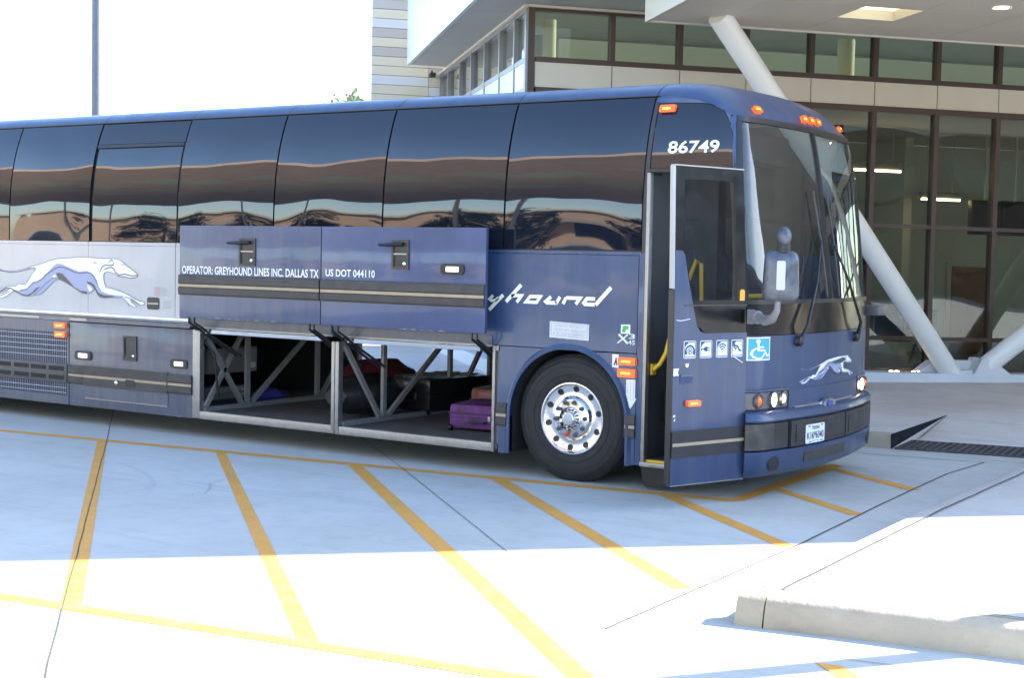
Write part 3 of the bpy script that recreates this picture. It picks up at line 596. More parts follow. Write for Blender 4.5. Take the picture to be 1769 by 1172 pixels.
P('wheel_well', G().grid([[(x, .02, z+.004) for x, z in ar], [(x, .86, z+.004) for x, z in ar]]).box((-.62, .86, .19), (.56, .88, 1.12)), M_dark)
P('corner_strip', G().box((.612, -.006, .20), (.662, .03, 1.885)), M_blue, bevel=.006)
# rub rail with its gold stripe: (x0, x1) pieces at the standing height
def rub(x0, x1, y=0.0, dz=0.0, parent=bus):
    r = G().prism([(.41+dz, -.002), (.41+dz, -.012), (.425+dz, -.02), (.478+dz, -.022), (.485+dz, -.014), (.517+dz, -.014), (.524+dz, -.022), (.59+dz, -.02), (.604+dz, -.012), (.604+dz, -.002)],
                  lambda z, d, x: (x, y+d, z), x0, x1).build('rub_rail', M_rub, parent)
    G().prism([(x0+.001, .488+dz), (x1-.001, .488+dz), (x1-.001, .514+dz), (x0+.001, .514+dz)], sx, y-.0175, y-.013).build('gold_stripe', M_gold, r)
rub(-.715, -.612); rub(.52, .612)
# silver panels with the running dog
P('silver_panel', G().prism([(-5.836, 1.17), (-4.50, 1.17), (-4.50, 1.862), (-5.836, 1.862)], sx, -.006, .03), M_silver, bevel=.003)
P('silver_panel', G().prism([(-12.0, 1.17), (-5.846, 1.17), (-5.846, 1.862), (-12.0, 1.862)], sx, -.006, .03), M_silver, bevel=.003)
P('silver_strip', G().prism([(-5.836, 1.868), (-4.565, 1.868), (-4.565, 1.9), (-5.836, 1.9)], sx, -.008, .03), M_silver)
P('silver_strip', G().prism([(-4.556, 1.868), (-4.50, 1.868), (-4.50, 1.9), (-4.556, 1.9)], sx, -.008, .03), M_silver)
P('silver_strip', G().prism([(-12.0, 1.868), (-5.846, 1.868), (-5.846, 1.9), (-12.0, 1.9)], sx, -.008, .03), M_silver)
P('panel_seam', G().box((-5.846, .004, 1.17), (-5.836, .02, 1.9)), M_black)
P('panel_seam', G().box((-4.565, -.0075, 1.17), (-4.561, -.0045, 1.866)), M_black)
P('chrome_moulding', G().prism([(1.112, -.004), (1.118, -.022), (1.14, -.03), (1.158, -.024), (1.168, -.008), (1.168, .01), (1.112, .01)], lambda z, d, x: (x, d, z), -12.0, -4.35), M_chrome, smooth=True)
P('sill_rail', G().box((-5.84, -.004, 1.066), (-4.36, .03, 1.11)), M_blue_dusty)
P('sill_rail', G().box((-12, -.002, 1.066), (-5.85, .03, 1.11)), M_grey)
for x0, x1 in ((-7.5, -6.62), (-6.13, -5.87)): P('hinge_plate', G().box((x0, -.006, 1.075), (x1, .0, 1.10)), M_alu)
for x in (-4.55, -4.33): pass
M_dogw = mat('decal_white', (.80, .80, .83), .4); M_dogm = mat('decal_lavender', (.30, .33, .48), .4)
M_dogs = mat('decal_slate', (.12, .135, .24), .4); M_dogd = mat('decal_umber', (.07, .062, .065), .4)
dm = {'slate': M_dogs, 'dark': M_dogd}
def running_dog(fn, parent):
    d = G().poly([fn(a, b, 0) for a, b in DOG_SIL]).build('dog_emblem', M_dogw, parent, norm=False)
    G().poly([fn(a, b, 1) for a, b in DOG_MID]).build('body_tone', M_dogm, d, norm=False)
    for p in DOG_DARK: G().poly([fn(a, b, 2) for a, b in p]).build('shadow_tone', M_dogd, d, norm=False)
    for p in DOG_LIGHT: G().poly([fn(a, b, 3) for a, b in p]).build('light_tone', M_dogw, d, norm=False)
    pass
    G().stroke(DOG_SIL+[DOG_SIL[0]], .006, lambda a, b, dd: fn(a, b, dd), 2.5).build('outline', M_dogs, d, norm=False)
    for c in ('slate', 'dark'):
        g = G()
        for p, w, cc in DOG_STROKES:
            if cc == c: g.stroke(p, w, lambda a, b, dd: fn(a, b, dd), 3)
        g.build('contour_lines', dm[c], d, norm=False, kind='stuff')
    return d
running_dog(lambda a, b, k: (a, -.0085-.0012*k, b), bus)['label'] = 'large silver running dog emblem on the pale side panel'
h = P('flush_handle', G().prism(rrect(-4.953, -4.787, 1.236, 1.352, .02), sx, -.012, -.005), M_black, bevel=.003)
G().box((-4.945, -.014, 1.285), (-4.795, -.0115, 1.300)).build('grip', M_alu, h)
M_red = mat('faded_red_print', (.52, .28, .27), .5); M_gprint = mat('grey_print', (.36, .37, .39), .5)
for k in range(8):
    P('notice_print', G().box((-4.86+.0, -.0085, 1.452-.011*k), (-4.775, -.0068, 1.457-.011*k)), M_red)
    P('notice_print', G().box((-4.765, -.0085, 1.452-.011*k), (-4.765+.06+.08*((k*5 % 4)/4), -.0068, 1.456-.011*k)), M_gprint)
for k in range(6): P('notice_print', G().box((-4.735+.005*(k % 2), -.0085, 1.32-.014*k), (-4.62, -.0068, 1.325-.014*k)), M_gprint)

# --- rear lower panels: cooling grille and fuel door panel
M_gr = mat('grille_frame_paint', (.16, .17, .22), .45, coat=.2, var=.15)
rg = P('grille_door', G().box((-7.9, 0, .18), (-6.150, .03, .272)).box((-7.9, 0, .94), (-6.150, .03, 1.062)).box((-6.178, 0, .272), (-6.150, .03, .94)), M_blue_dusty)
G().box((-7.9, .05, .26), (-6.17, .07, .95)).build('radiator_core', mat('radiator_black', (.006, .006, .006), .9), rg)
g = G(); n = 58
for k in range(n):
    x = -7.88+k*(1.70/n); g.box((x, .004, .61), (x+.011, .012, .945)).box((x, .004, .27), (x+.011, .012, .41))
g.build('grille_bars', M_gr, rg, kind='stuff')
for zz in (.905, .85, .795, .74, .68, .352, .30): G().box((-7.9, -.002, zz), (-6.18, .003, zz+.007)).build('grille_rib', mat('grille_rib_paint', (.34, .36, .42), .4), rg)
G().box((-7.9, -.014, .41), (-6.165, .016, .612)).build('vent_panel', mat('vent_grey', (.085, .078, .075), .5, var=.2, vscale=8), rg, bevel=.004)
for x in (-7.63, -7.32, -7.02, -6.74, -6.45):
    for zz in (.535, .44): G().prism(rrect(x, x+.243, zz, zz+.045, .006), sx, -.0165, -.012).build('vent_slot', M_dark, rg)
def marker(x0, x1, z0, z1, fn, parent=bus, d=-.0):
    m = G().prism(rrect(x0, x1, z0, z1, .008), fn, d-.028, d).build('marker_lamp', M_amber, parent, bevel=.005)
    G().prism(rrect(x0+(x1-x0)*.18, x0+(x1-x0)*.74, z0+(z1-z0)*.36, z0+(z1-z0)*.62, .004), fn, d-.030, d-.027).build('lit_leds', M_amberlit, m)
    return m
marker(-6.35, -6.185, .988, 1.038, sx); marker(-6.345, -6.185, .893, .943, sx)
fp_ = P('service_panel', G().box((-6.136, 0, .18), (-4.322, .03, 1.055)), M_blue_dusty, bevel=.004)
rub(-6.134, -5.905, 0, 0, fp_); rub(-4.652, -4.324, 0, 0, fp_)
fd = G().prism(rrect(-5.90, -4.657, .277, .629, .03), sx, -.007, .001).build('fuel_door', M_blue_dusty, fp_, bevel=.003)
G().prism([(-5.897, .41), (-4.660, .41), (-4.660, .604), (-5.897, .604)], sx, -.022, -.006).build('rub_rail', M_rub, fp_, bevel=.006)
G().prism([(-5.895, .488), (-4.662, .488), (-4.662, .514), (-5.895, .514)], sx, -.0245, -.021).build('gold_stripe', M_gold, fp_)
G().prism([(-5.88, .268), (-4.66, .268), (-4.66, .276), (-5.88, .276)], sx, -.012, -.003).build('door_lip', M_alu, fp_)
G().lathe([(.022, -.020), (.022, -.030), (.012, -.034), (0, -.034)], lambda a, b, hh: (-5.385+a, hh, .462+b), 14).build('lock', M_chrome, fp_, smooth=True)
G().prism(rrect(-5.25, -5.114, .437, .503, .01), sx, -.0265, -.0215).build('pull_handle', M_black, fp_, bevel=.003)
def dock_light(x0, x1, z0, z1, y, parent):
    b = G().prism(rrect(x0, x1, z0, z1, .028), sx, y-.014, y).build('docking_light', M_black, parent, bevel=.004)
    G().prism(rrect(x0+.055, x1-.05, z0+.02, z1-.02, .006), sx, y-.017, y-.013).build('lens', M_lens, b)
dock_light(-6.037, -5.794, .671, .756, 0, fp_); dock_light(-4.617, -4.39, .667, .75, 0, fp_)
def latch(x0, x1, z0, z1, y, parent, handle=True):
    f = G(); t = .022
    f.box((x0, y-.014, z0), (x1, y, z0+t)).box((x0, y-.014, z1-t), (x1, y, z1)).box((x0, y-.014, z0+t), (x0+t, y, z1-t)).box((x1-t, y-.014, z0+t), (x1, y, z1-t))
    o = f.build('latch', M_rub, parent)
    G().box((x0+t, y-.003, z0+t), (x1-t, y-.0015, z1-t)).build('latch_cavity', mat('latch_steel', (.055, .052, .05), .4, metal=.5, var=.4, vscale=12), o)
    zl = z0+(z1-z0)*.50
    if handle:
        G().box((x0+t, y-.012, zl), (x1-t, y-.003, zl+.012)).build('cross_bar', M_alu, o)
        G().tube([(x0-.11, y-.05, z1-.045), (x0+.02, y-.045, z1-.045), (x1-.05, y-.03, z1-.038)], [.012, .016, .016], 8).build('lever', M_black, o, smooth=True)
    else:
        G().box((x0+t, y-.010, z0+t), (x1-t, y-.003, z0+.07)).build('lever', M_black, o)
    G().lathe([(.016, y-.004), (.016, y-.014), (.008, y-.018), (0, y-.018)], lambda a, b, hh: (x1-.045+a, hh, z0+.05+b), 12).build('lock', M_chrome, o, smooth=True)
latch(-5.305, -5.109, .697, .95, 0, fp_, False)

# --- luggage bays: frames, floor, trusses
P('bay_floor', G().box((-6.1, .02, .20), (-.72, 2.57, .25)), M_floor)
P('bay_ceiling', G().box((-6.1, .03, 1.07), (-.72, 2.57, 1.10)), M_dark)
P('bay_end_wall', G().box((-.735, .03, .25), (-.71, 2.57, 1.08)), M_grey)
P('bay_rear_wall', G().box((-6.12, .03, .25), (-6.08, 2.57, 1.08)), M_dark)
def frame_bar(a, b, m=M_alu, bev=.004): P('bay_frame', G().box(a, b), m, bevel=bev)
frame_bar((-4.318, -.004, .188), (-4.285, .04, 1.06)); frame_bar((-4.283, -.010, .190), (-4.212, .05, 1.05))
frame_bar((-4.21, -.012, .186), (-2.53, .05, .262)); frame_bar((-2.44, -.012, .184), (-.76, .05, .258))
frame_bar((-2.532, -.014, .186), (-2.495, .05, 1.03)); frame_bar((-2.485, -.016, .184), (-2.445, .05, 1.03)); frame_bar((-2.496, .0, .19), (-2.484, .04, 1.03), M_grey, 0)
frame_bar((-.762, -.010, .180), (-.735, .05, 1.085)); frame_bar((-.734, -.004, 1.04), (-.705, .04, 1.085))
for x0, x1 in ((-4.28, -2.53), (-2.45, -.77)):
    P('header_rail', G().box((x0, -.004, 1.072), (x1, .03, 1.088)), M_alu)
    P('header_rail', G().box((x0, -.010, 1.092), (x1, -.001, 1.17)), M_blue_dusty)
    P('header_lip', G().prism([(1.066, -.014), (1.066, .03), (1.026, .03), (1.026, -.006), (1.030, -.0095)], lambda z, d, x: (x, d, z), x0+.08, x1-.12), M_chrome)
def truss(x, name='bay_truss'):
    t = bus; w = .038
    def bar(y0, z0, y1, z1, ww=w):
        d = Vector((y1-y0, z1-z0)).normalized(); n = Vector((-d.y, d.x))*ww/2
        q = [(y0+n.x, z0+n.y), (y1+n.x, z1+n.y), (y1-n.x, z1-n.y), (y0-n.x, z0-n.y)]
        P('truss_bar', G().prism(q, lambda a, b, dd: (x+dd, a, b), -.018, .018), M_truss, bevel=.003)
    bar(.05, .275, 2.55, .275); bar(.05, 1.03, 2.55, 1.03)
    for y in (.64, 1.71, 2.42): bar(y, .29, y, 1.02, .045)
    return bar
b1 = truss(-4.20); b1(.06, .30, .56, 1.0); b1(.06, 1.0, .56, .30); b1(.70, .30, 1.62, 1.0); b1(1.78, .30, 2.36, 1.0)
b2 = truss(-2.44); b2(.06, 1.0, .58, .30); b2(.70, .30, 1.62, .98); b2(1.80, .30, 2.36, 1.0)
# far side: skin with the far luggage door of the rear bay open
FY = 2*W2
for a, b in (((-12, FY-.03, .2), (-4.32, FY, 1.9)), ((-2.46, FY-.03, .2), (1.3, FY, 1.1)), ((-4.32, FY-.03, 1.08), (1.3, FY, 1.9)), ((-4.32, FY-.03, .19), (-2.46, FY, .25))):
    P('far_side_panel', G().box(a, b), M_blue)
P('bay_far_liner', G().box((-6.1, FY-.05, .25), (-4.3, FY-.035, 1.08)), M_dark); P('bay_far_liner', G().box((-2.48, FY-.05, .25), (-.73, FY-.035, 1.08)), M_dark)
P('far_luggage_door', G().box((-4.3, FY+.22, 1.19), (-2.5, FY+.26, 2.07)), M_blue, bevel=.006)
P('underbody', G().box((-12, .10, .26), (-6.2, 2.5, .40)).box((-.72, .95, .22), (1.5, 2.52, .40)), M_dark)
P('cabin_floor', G().box((-12, .04, 1.10), (.66, 2.55, 1.14)), M_dark)
P('cabin_bulkhead', G().box((-1.2, .25, 1.1), (-1.15, 2.34, 3.1)), M_dark)
# --- raised luggage doors
DY = -.22
def raised_door(x0, x1, label):
    d = P('luggage_door', G().box((x0, DY, 1.19), (x1, DY+.035, 2.07)), mat('faded_blue_paint', (.058, .076, .146), .40, coat=.4, var=.25, vscale=2.3, wave=(1.8, .006), dust=.25) if x0 < -3 else mat('scuffed_blue_paint', (.042, .066, .158), .38, coat=.45, var=.25, vscale=2.5, wave=(1.8, .006)), bevel=.006)
    d['label'] = label; rub(x0+.003, x1-.003, DY, .995, d)
    G().box((x0+.02, DY+.035, 1.21), (x1-.02, DY+.045, 2.05)).build('inner_skin', M_grey, d)
    for x in (x0+.10, x0+.17, x1-.10, x1-.15):
        P('lift_arm', G().tube([(x, DY+.04, 1.30), (x, DY+.03, 1.14), (x+.01, -.045, 1.06), (x+.03, .03, 1.0), (x+.16, .30, .80)], [.012, .012, .014, .014, .012], 8), M_black, smooth=True)
    return d
d1 = raised_door(-4.28, -2.497, 'rear raised luggage door with OPERATOR lettering')
d2 = raised_door(-2.487, -.705, 'front raised luggage door with US DOT lettering and a docking light')
latch(-3.49, -3.285, 1.70, 1.955, DY, d1); latch(-1.685, -1.50, 1.705, 1.96, DY, d2)
dock_light(-1.156, -.922, 1.678, 1.761, DY, d2)
text_mesh('lettering', 'OPERATOR: GREYHOUND LINES INC. DALLAS TX', -4.242, -2.515, 1.608, 1.684, sx, DY-.004, M_white, d1, bold=.018)
text_mesh('lettering', 'US DOT 044110', -2.434, -1.872, 1.626, 1.692, sx, DY-.004, M_white, d2, bold=.018)
P('lamp_cable', G().tube([(-4.2, .06, 1.0), (-4.18, .04, .93), (-4.12, .1, .82), (-4.11, .14, .40)], .012, 6), M_black)
# --- lettering and stickers on the front quarter
sc = G()
for pts, w in SCRIPT: sc.stroke(pts, w, sx, -.0035)
for pts, w in (([(-.97, 1.52), (-1.0, 1.47), (-.93, 1.465), (-.885, 1.52), (-.97, 1.52)], .03), ([(-1.08, 1.46), (-1.03, 1.515), (-.98, 1.52)], .03), ([(-1.31, 1.39), (-1.17, 1.40), (-1.08, 1.515), (-1.19, 1.515), (-1.23, 1.465), (-1.13, 1.465)], .03)):
    sc.stroke([(x-.02, zz) for x, zz in pts], w, sx, -.0035)
P('script_lettering', sc, mat('script_white', (.86, .84, .74), .3, coat=.4), norm=False)
st = P('search_notice', G().prism([(-.207, 1.180), (.167, 1.168), (.168, 1.300), (-.205, 1.313)], sx, -.003, -.001), mat('worn_sticker', (.62, .62, .62), .5, var=.15, vscale=12))
def tilt(a, b, d): return (a, d, b-.032*(a+.02))
G().stroke([(-.19, 1.192), (.152, 1.192), (.152, 1.296), (-.19, 1.296), (-.19, 1.192)], .004, tilt, -.0042).build('border', M_gprint, st, norm=False)
for tx, x0, x1, zz in (('BAGS MAY BE SUBJECT', -.15, .12, 1.268), ('TO SECURITY SEARCH ON', -.165, .135, 1.236), ('BUSES AND IN TERMINALS', -.17, .138, 1.204)):
    text_mesh('lettering', tx, x0, x1, zz-.003, zz+.017, tilt, -.0042, M_gprint, st)
gs = P('green_sticker', G().prism([(.461, 1.241), (.546, 1.243), (.545, 1.317), (.461, 1.313)], sx, -.003, -.001), M_white)
M_green = mat('green_print', (.06, .42, .10), .5)
G().prism(rrect(.478, .530, 1.275, 1.305, .01), sx, -.0045, -.0032).prism(rrect(.472, .505, 1.252, 1.278, .01), sx, -.0045, -.0032).build('green_mark', M_green, gs)
M_pale = mat('pale_blue_badge', (.70, .78, .84), .35)
bg_ = G().stroke([(.443, 1.236), (.528, 1.163)], .017, sx, -.004).stroke([(.527, 1.236), (.434, 1.163)], .011, sx, -.0046)
P('model_badge', bg_, M_pale, norm=False)
text_mesh('model_badge', '3', .534, .592, 1.203, 1.243, sx, -.004, M_pale, bus, bold=.01); text_mesh('model_badge', '45', .530, .592, 1.156, 1.193, sx, -.004, M_pale, bus, bold=.01)
wdx = P('step_sticker', G().prism([(.390, .970), (.449, .965), (.447, 1.072), (.389, 1.073)], sx, -.003, -.001), M_white)
G().stroke([(.408, .985), (.424, 1.03), (.426, 1.045)], .012, sx, -.0042).stroke([(.434, .985), (.424, 1.03)], .010, sx, -.0046).build('figure', M_black, wdx, norm=False)
marker(.458, .606, .996, 1.049, sx); marker(.455, .606, .899, .958, sx)
aw = P('kneeling_arrow', G().prism([(.521, .877), (.521, .732), (.505, .732), (.564, .645), (.620, .732), (.604, .732), (.604, .880)], sx, -.003, -.001), M_white)
for k, ch in enumerate('KNEELS'): text_mesh('lettering', ch, .528, .542, .836-.0235*k, .853-.0235*k, sx, -.0042, M_gprint, aw)
for x0 in (.557, .584):
    for k in range(9): G().box((x0, -.0046, .855-.0175*k), (x0+.011, -.0038, .861-.0175*k)).build('faint_print', M_gprint, aw)

# --- front wheel
def wheel(cx, cy, cz, out, parent):
    """out = -1: outer face towards -y"""
    f = lambda a, b, hh: (cx+a, cy+out*hh, cz+b)
    t = thing_part = G().lathe([(.295, -.02), (.31, -.004), (.33, .004), (.40, .012), (.455, .008), (.492, -.006), (.512, -.03), (.528, -.045), (.53, -.10), (.524, -.105), (.524, -.115), (.53, -.12), (.53, -.20), (.524, -.205), (.53, -.22), (.52, -.29), (.30, -.30)], f, 64)
    for r in (.36, .425, .47): t.lathe([(r-.004, .0085), (r, .0125), (r+.004, .0085)], f, 64)
    tyre = t.build('tyre', M_rubber, parent, smooth=True)
    rim = G().lathe([(.299, -.03), (.302, -.008), (.296, .0), (.286, .0), (.281, -.012), (.276, -.022), (.215, -.036), (.185, -.030), (.172, -.012), (.160, .004), (.145, .010), (.105, .010), (.098, .014)], f, 56)
    rim = rim.build('rim', M_chrome, parent, smooth=True)
    for k in range(10):
        a = 2*math.pi*(k+.35)/10; r = .243; ca, sa = math.cos(a), math.sin(a)
        h2 = G().lathe([(.026, .0), (.026, .004), (.0, .003)], lambda u, v, hh: f(r*ca*(1+u*.0)+u, r*sa+v, -.0285+hh-.23*(u*ca+v*sa)*-1), 16).build('hand_hole', M_black, rim, smooth=True)
        a = 2*math.pi*(k+.1)/10; r = .138; ca, sa = math.cos(a), math.sin(a)
        n_ = G().lathe([(.019, .0), (.019, .016), (.014, .018), (.013, .034), (.008, .038), (0, .038)], lambda u, v, hh: f(r*ca+u, r*sa+v, .010+hh), 8).build('wheel_nut', mat('nut_cap_grey', (.10, .095, .09), .45, metal=.3) if k != 7 else mat('red_nut_marker', (.62, .10, .05), .5), rim)
    hub = G().lathe([(.098, .012), (.100, .03), (.094, .034), (.088, .012), (.084, .008), (.060, .010), (.058, .05), (.052, .058), (.048, .060), (.0, .062)], f, 40).build('hub', M_chrome, parent, smooth=True)
    G().lathe([(.046, .0625), (.040, .066), (.0, .068)], f, 28).build('hub_cap', M_silver, hub, smooth=True)
    for k in range(14):
        a = 2*math.pi*k/14
        G().lathe([(.0085, .008), (.0085, .022), (0, .024)], lambda u, v, hh: f(.073*math.cos(a)+u, .073*math.sin(a)+v, hh), 8).build('hub_bolt', M_rub, hub)
    return tyre
wheel(0.0, .035, .520, -1, bus)
for x, r in ((0, 1), (-8.35, -1), (-8.35, 1), (-9.65, -1), (-9.65, 1)):
    yy = .035 if r < 0 else FY-.035
    f = lambda a, b, hh, x=x, r=r, yy=yy: (x+a, yy+r*hh, .53+b)
    t = G().lathe([(.0, -.03), (.295, -.02), (.40, .01), (.49, -.005), (.53, -.05), (.53, -.25), (.50, -.29), (.0, -.29)], f, 40).build('tyre', M_rubber, bus, smooth=True)
P('axle_beam', G().tube([(0, .3, .45), (0, 2.3, .45)], .06, 10), M_dark)
P('rear_skirt', G().box((-12, 0, .2), (-9.9+.0-.35, .03, 1.06)), M_blue)
P('rear_arch_panel', G().box((-10.25, 0, .95), (-7.9, .03, 1.06)), M_blue)
P('mud_flap', G().prism([(.64, .19), (.95, .19), (.90, .06), (.70, .02), (.655, .05)], lambda a, b, d: (a, d, b), .06, .075), M_black)
# ------------------------------------------------------------------ bus front end
NOSE = [(.1, 1.725), (1.27, 1.728), (1.53, 1.714), (2.1, 1.635), (2.57, 1.568), (2.78, 1.53), (2.91, 1.498), (3.02, 1.46)]
def fp(s, z, off=0.0):
    """point of the curved front: s = -1 near corner .. 1 far corner"""
    k = lerp_tab([(1.5, .16), (2.95, .105)], z); c = lerp_tab([(1.5, .10), (2.95, .05)], z)
    hw = W2-inset(z); e = max(0.0, abs(s)-.90)/.10
    x = lerp_tab(NOSE, z)-k*s*s-c*e*e
    dxdy = (-2*k*s-2*c*e/.10*(1 if s > 0 else -1)*(1 if e > 0 else 0))/hw
    n = Vector((1, -dxdy)).normalized()
    return (x+n.x*off, W2+s*hw+n.y*off, z)
def fy(y, z, off=0.0): return fp((y-W2)/(W2-inset(z)), z, off)
def srange(a, b):
    base = [-1, -.995, -.985, -.97, -.95, -.925, -.90, -.8, -.7, -.55, -.4, -.2, 0, .2, .4, .55, .7, .8, .9, .925, .95, .97, .985, .995, 1]
    return [a]+[q for q in base if a+1e-4 < q < b-1e-4]+[b]
def patch(s0, s1, prof, depth=.03, close=True):
    """loft along the front: prof = [(z, off)...]; closed to the inside"""
    S = srange(s0, s1); rows = [[fp(s, z, o) for s in S] for z, o in prof]; g = G().grid(rows)
    if close:
        z0, z1 = prof[0], prof[-1]
        g.grid([[fp(s, z0[0], z0[1]) for s in S], [fp(s, z0[0], -depth) for s in S]])
        g.grid([[fp(s, z1[0], z1[1]) for s in S], [fp(s, z1[0], -depth) for s in S]])
        for s in (s0, s1): g.grid([[fp(s, z, o) for z, o in prof], [fp(s, z, -depth) for z, o in prof]])
    return g
def zs(a, b, n, off=0.0): return [(a+(b-a)*k/n, off) for k in range(n+1)]
P('front_panel', patch(-1, 1, [(.845, 0)]+zs(.87, 1.27, 5)), M_bluef, smooth=True)
P('front_panel', patch(-.58, .58, [(.69, 0), (.75, 0), (.80, 0), (.843, 0)]), M_bluef, smooth=True)
P('front_backing', G().grid([[fp(s, z, -.09) for s in srange(-.88, .88)] for z in (.25, .8, 1.27)]), M_dark)
P('mask', patch(-1, 1, zs(1.275, 1.515, 4, .002)), M_blackgloss, smooth=True)
M_wind = glass_mat('windshield_glass', (.60, .66, .65), 1.62, wave=(1.6, .006), dust=.025)
for s0, s1 in ((-.972, -.012), (.012, .972)):
    P('windshield', G().grid([[fp(s, z, -.004) for s in srange(s0, s1)] for z, _ in zs(1.53, 2.93, 22)]), M_wind, smooth=True)
for a in (patch(-.985, .985, zs(1.512, 1.545, 1, .008)), patch(-.985, .985, zs(2.905, 2.95, 1, .006)), patch(-.99, -.962, zs(1.545, 2.905, 16, .008)), patch(.962, .99, zs(1.545, 2.905, 16, .008)), patch(-.012, .012, zs(1.545, 2.905, 16, .012))):
    P('windshield_gasket', a, M_black, smooth=True)
# roof cap over the windshield
def cap_pt(s, r):
    p0 = Vector(fp(s, 2.945)); p2 = Vector(roof_pt(.632, s))
    c = Vector((p0.x-.05-.22*abs(s)**2, (p0.y+p2.y)/2, p2.z+.012-.02*abs(s)**6))
    return tuple(p0*(1-r)**2+c*2*r*(1-r)+p2*r*r)
CS = SS
P('roof_cap', G().grid([[cap_pt(s, r/14) for s in CS] for r in range(15)]), M_bluef, smooth=True)
def on_cap(s0, r0, w, hgt, off):
    e = .01; p = Vector(cap_pt(s0, r0)); a = (Vector(cap_pt(s0+e, r0))-Vector(cap_pt(s0-e, r0))).normalized(); b = (Vector(cap_pt(s0, r0+e))-Vector(cap_pt(s0, r0-e))).normalized()
    n = a.cross(b).normalized(); n = n if n.z > 0 else -n
    return lambda u, v, d: tuple(p+a*u*w+b*v*hgt+n*(off-d))
for s, r in ((-.76, .10), (-.125, .085), (0, .085), (.125, .085), (.76, .10)):
    f = on_cap(s, r, 1, 1, 0)
    marker(-.045, .045, -.026, .026, f)
P('roof_hatch', G().prism(rrect(.35, .75, .45, .95, .05), lambda a, b, d: (a, b, d), 3.17, 3.228), M_blue, bevel=.012)
# quarter window above the door, blue surround, pillar
ZTQ = [(.66, 3.072), (.9, 3.066), (1.10, 3.046), (1.18, 3.03), (1.24, 2.995), (1.29, 2.93), (1.335, 2.83), (1.37, 2.70), (1.395, 2.56)]
xq = [.674, .8, .95, 1.05, 1.10, 1.14, 1.18, 1.21, 1.24, 1.265, 1.29, 1.31, 1.335, 1.355, 1.37, 1.385, 1.395]
P('quarter_window', G().grid([[(x, inset(2.552+(lerp_tab(ZTQ, x)-2.552)*k/10), 2.552+(lerp_tab(ZTQ, x)-2.552)*k/10) for x in xq] for k in range(11)]), M_tint, smooth=True)
edge = [cap_pt(-1, r/40) for r in range(41)]
def edge_z(x):
    best = min(edge, key=lambda p: abs(p[0]-x)); return best
rows = [[], [], []]
for x in [.64]+xq[:12]:
    a = Vector((x, inset(lerp_tab(ZTQ, x)), lerp_tab(ZTQ, x)+.004)); b = Vector(edge_z(x)); b.x = x
    rows[0].append(tuple(a)); rows[1].append(tuple((a+b)/2+Vector((0, -.004, 0)))); rows[2].append(tuple(b))
P('roof_cant_panel', G().grid(rows), M_blue, smooth=True)
XA = [(.19, 1.43), (2.50, 1.405), (2.60, 1.395), (2.70, 1.378), (2.83, 1.343), (2.93, 1.298), (2.945, 1.288)]
rows = []
for z, _ in zs(.19, 2.945, 40):
    f0 = fp(-1, z); xa = min(lerp_tab(XA, z), f0[0]-.01); rows.append([(xa, inset(z)-.001, z), ((xa+f0[0])/2, inset(z)-.002, z), f0, fp(-.985, z)])
P('corner_pillar', G().grid(rows), M_blue, smooth=True)
P('far_corner_pillar', G().grid([[(1.2, FY-inset(z), z), fp(1, z), fp(.985, z)] for z, _ in zs(.19, 2.945, 30)]), M_blue, smooth=True)
text_mesh('fleet_number', '86749', .812, 1.250, 2.662, 2.762, lambda a, b, d: (a, inset(b)+d, b), -.006, M_white, bus, bold=.022)
marker(.694, .822, 3.0, 3.05, lambda a, b, d: (a, inset(b)+d, b))
P('head_rail', G().box((.664, -.004, 2.516), (1.40, .05, 2.548)), M_black, bevel=.005)
# bumper: blue shelf, black impact panels, blue lower skirt
P('bumper_shelf', patch(-.972, .985, [(.700, -.03), (.690, .035), (.665, .062), (.625, .072), (.612, .066)], .06), M_bluef, smooth=True)
M_imp = mat('worn_black_bumper', (.028, .026, .026), .5, var=.5, vscale=5, var2=(.012, .012, .012), rvar=.15)
M_impw = mat('sunworn_bumper_end', (.075, .062, .052), .6, var=.6, vscale=7, var2=(.022, .020, .019), rvar=.1)
for s0, s1, o, m in ((-.972, -.80, .066, M_impw), (-.798, -.66, .066, M_imp), (-.64, .115, .082, M_imp), (.135, .60, .082, M_imp), (.62, .985, .066, M_imp)):
    P('bumper_panel', patch(s0, s1, [(.395, o-.02), (.402, o), (.45, o), (.55, o), (.60, o), (.607, o-.02)], .05), m, smooth=True)
for s0, s1 in ((-.62, .09), (.155, .58)):
    P('bumper_inlay', patch(s0+.03, s1-.03, [(.43, .083), (.436, .088), (.568, .088), (.574, .083)], -.08), M_imp, smooth=True)
P('bumper_skirt', patch(-.972, .985, [(.390, .05), (.385, .066), (.33, .066), (.26, .055), (.21, .035), (.185, .0)], .06), M_bluef, smooth=True)
P('skirt_grille', patch(-.46, .15, [(.262, .058), (.266, .064), (.34, .071), (.346, .066)], .02), M_rub, smooth=True)
for s in (-.80, .80):
    c = Vector(fp(s, .29, .064)); g = G()
    g.lathe([(1.0, .0), (.88, .0), (.0, .0)], lambda a, b, hh, s=s: fp(s+a*.055, .288+b*.058, .067+hh), 22); P('fog_lamp_recess', g, M_dark)
P('bonnet_trim', patch(-.52, .45, [(.688, .004), (.692, .014), (.704, .014), (.708, .004)], .02), M_alu, smooth=True)
cr = P('front_crest', G().prism(circ(1.17, .692, .115, 24, .035), lambda a, b, d: fy(a, b, d), .018, .05), M_chrome, bevel=.006)
G().prism(circ(1.17, .694, .055, 20, .024), lambda a, b, d: fy(a, b, d), .05, .056).build('crest_centre', mat('crest_blue', (.03, .05, .30), .2, coat=1), cr, bevel=.003)
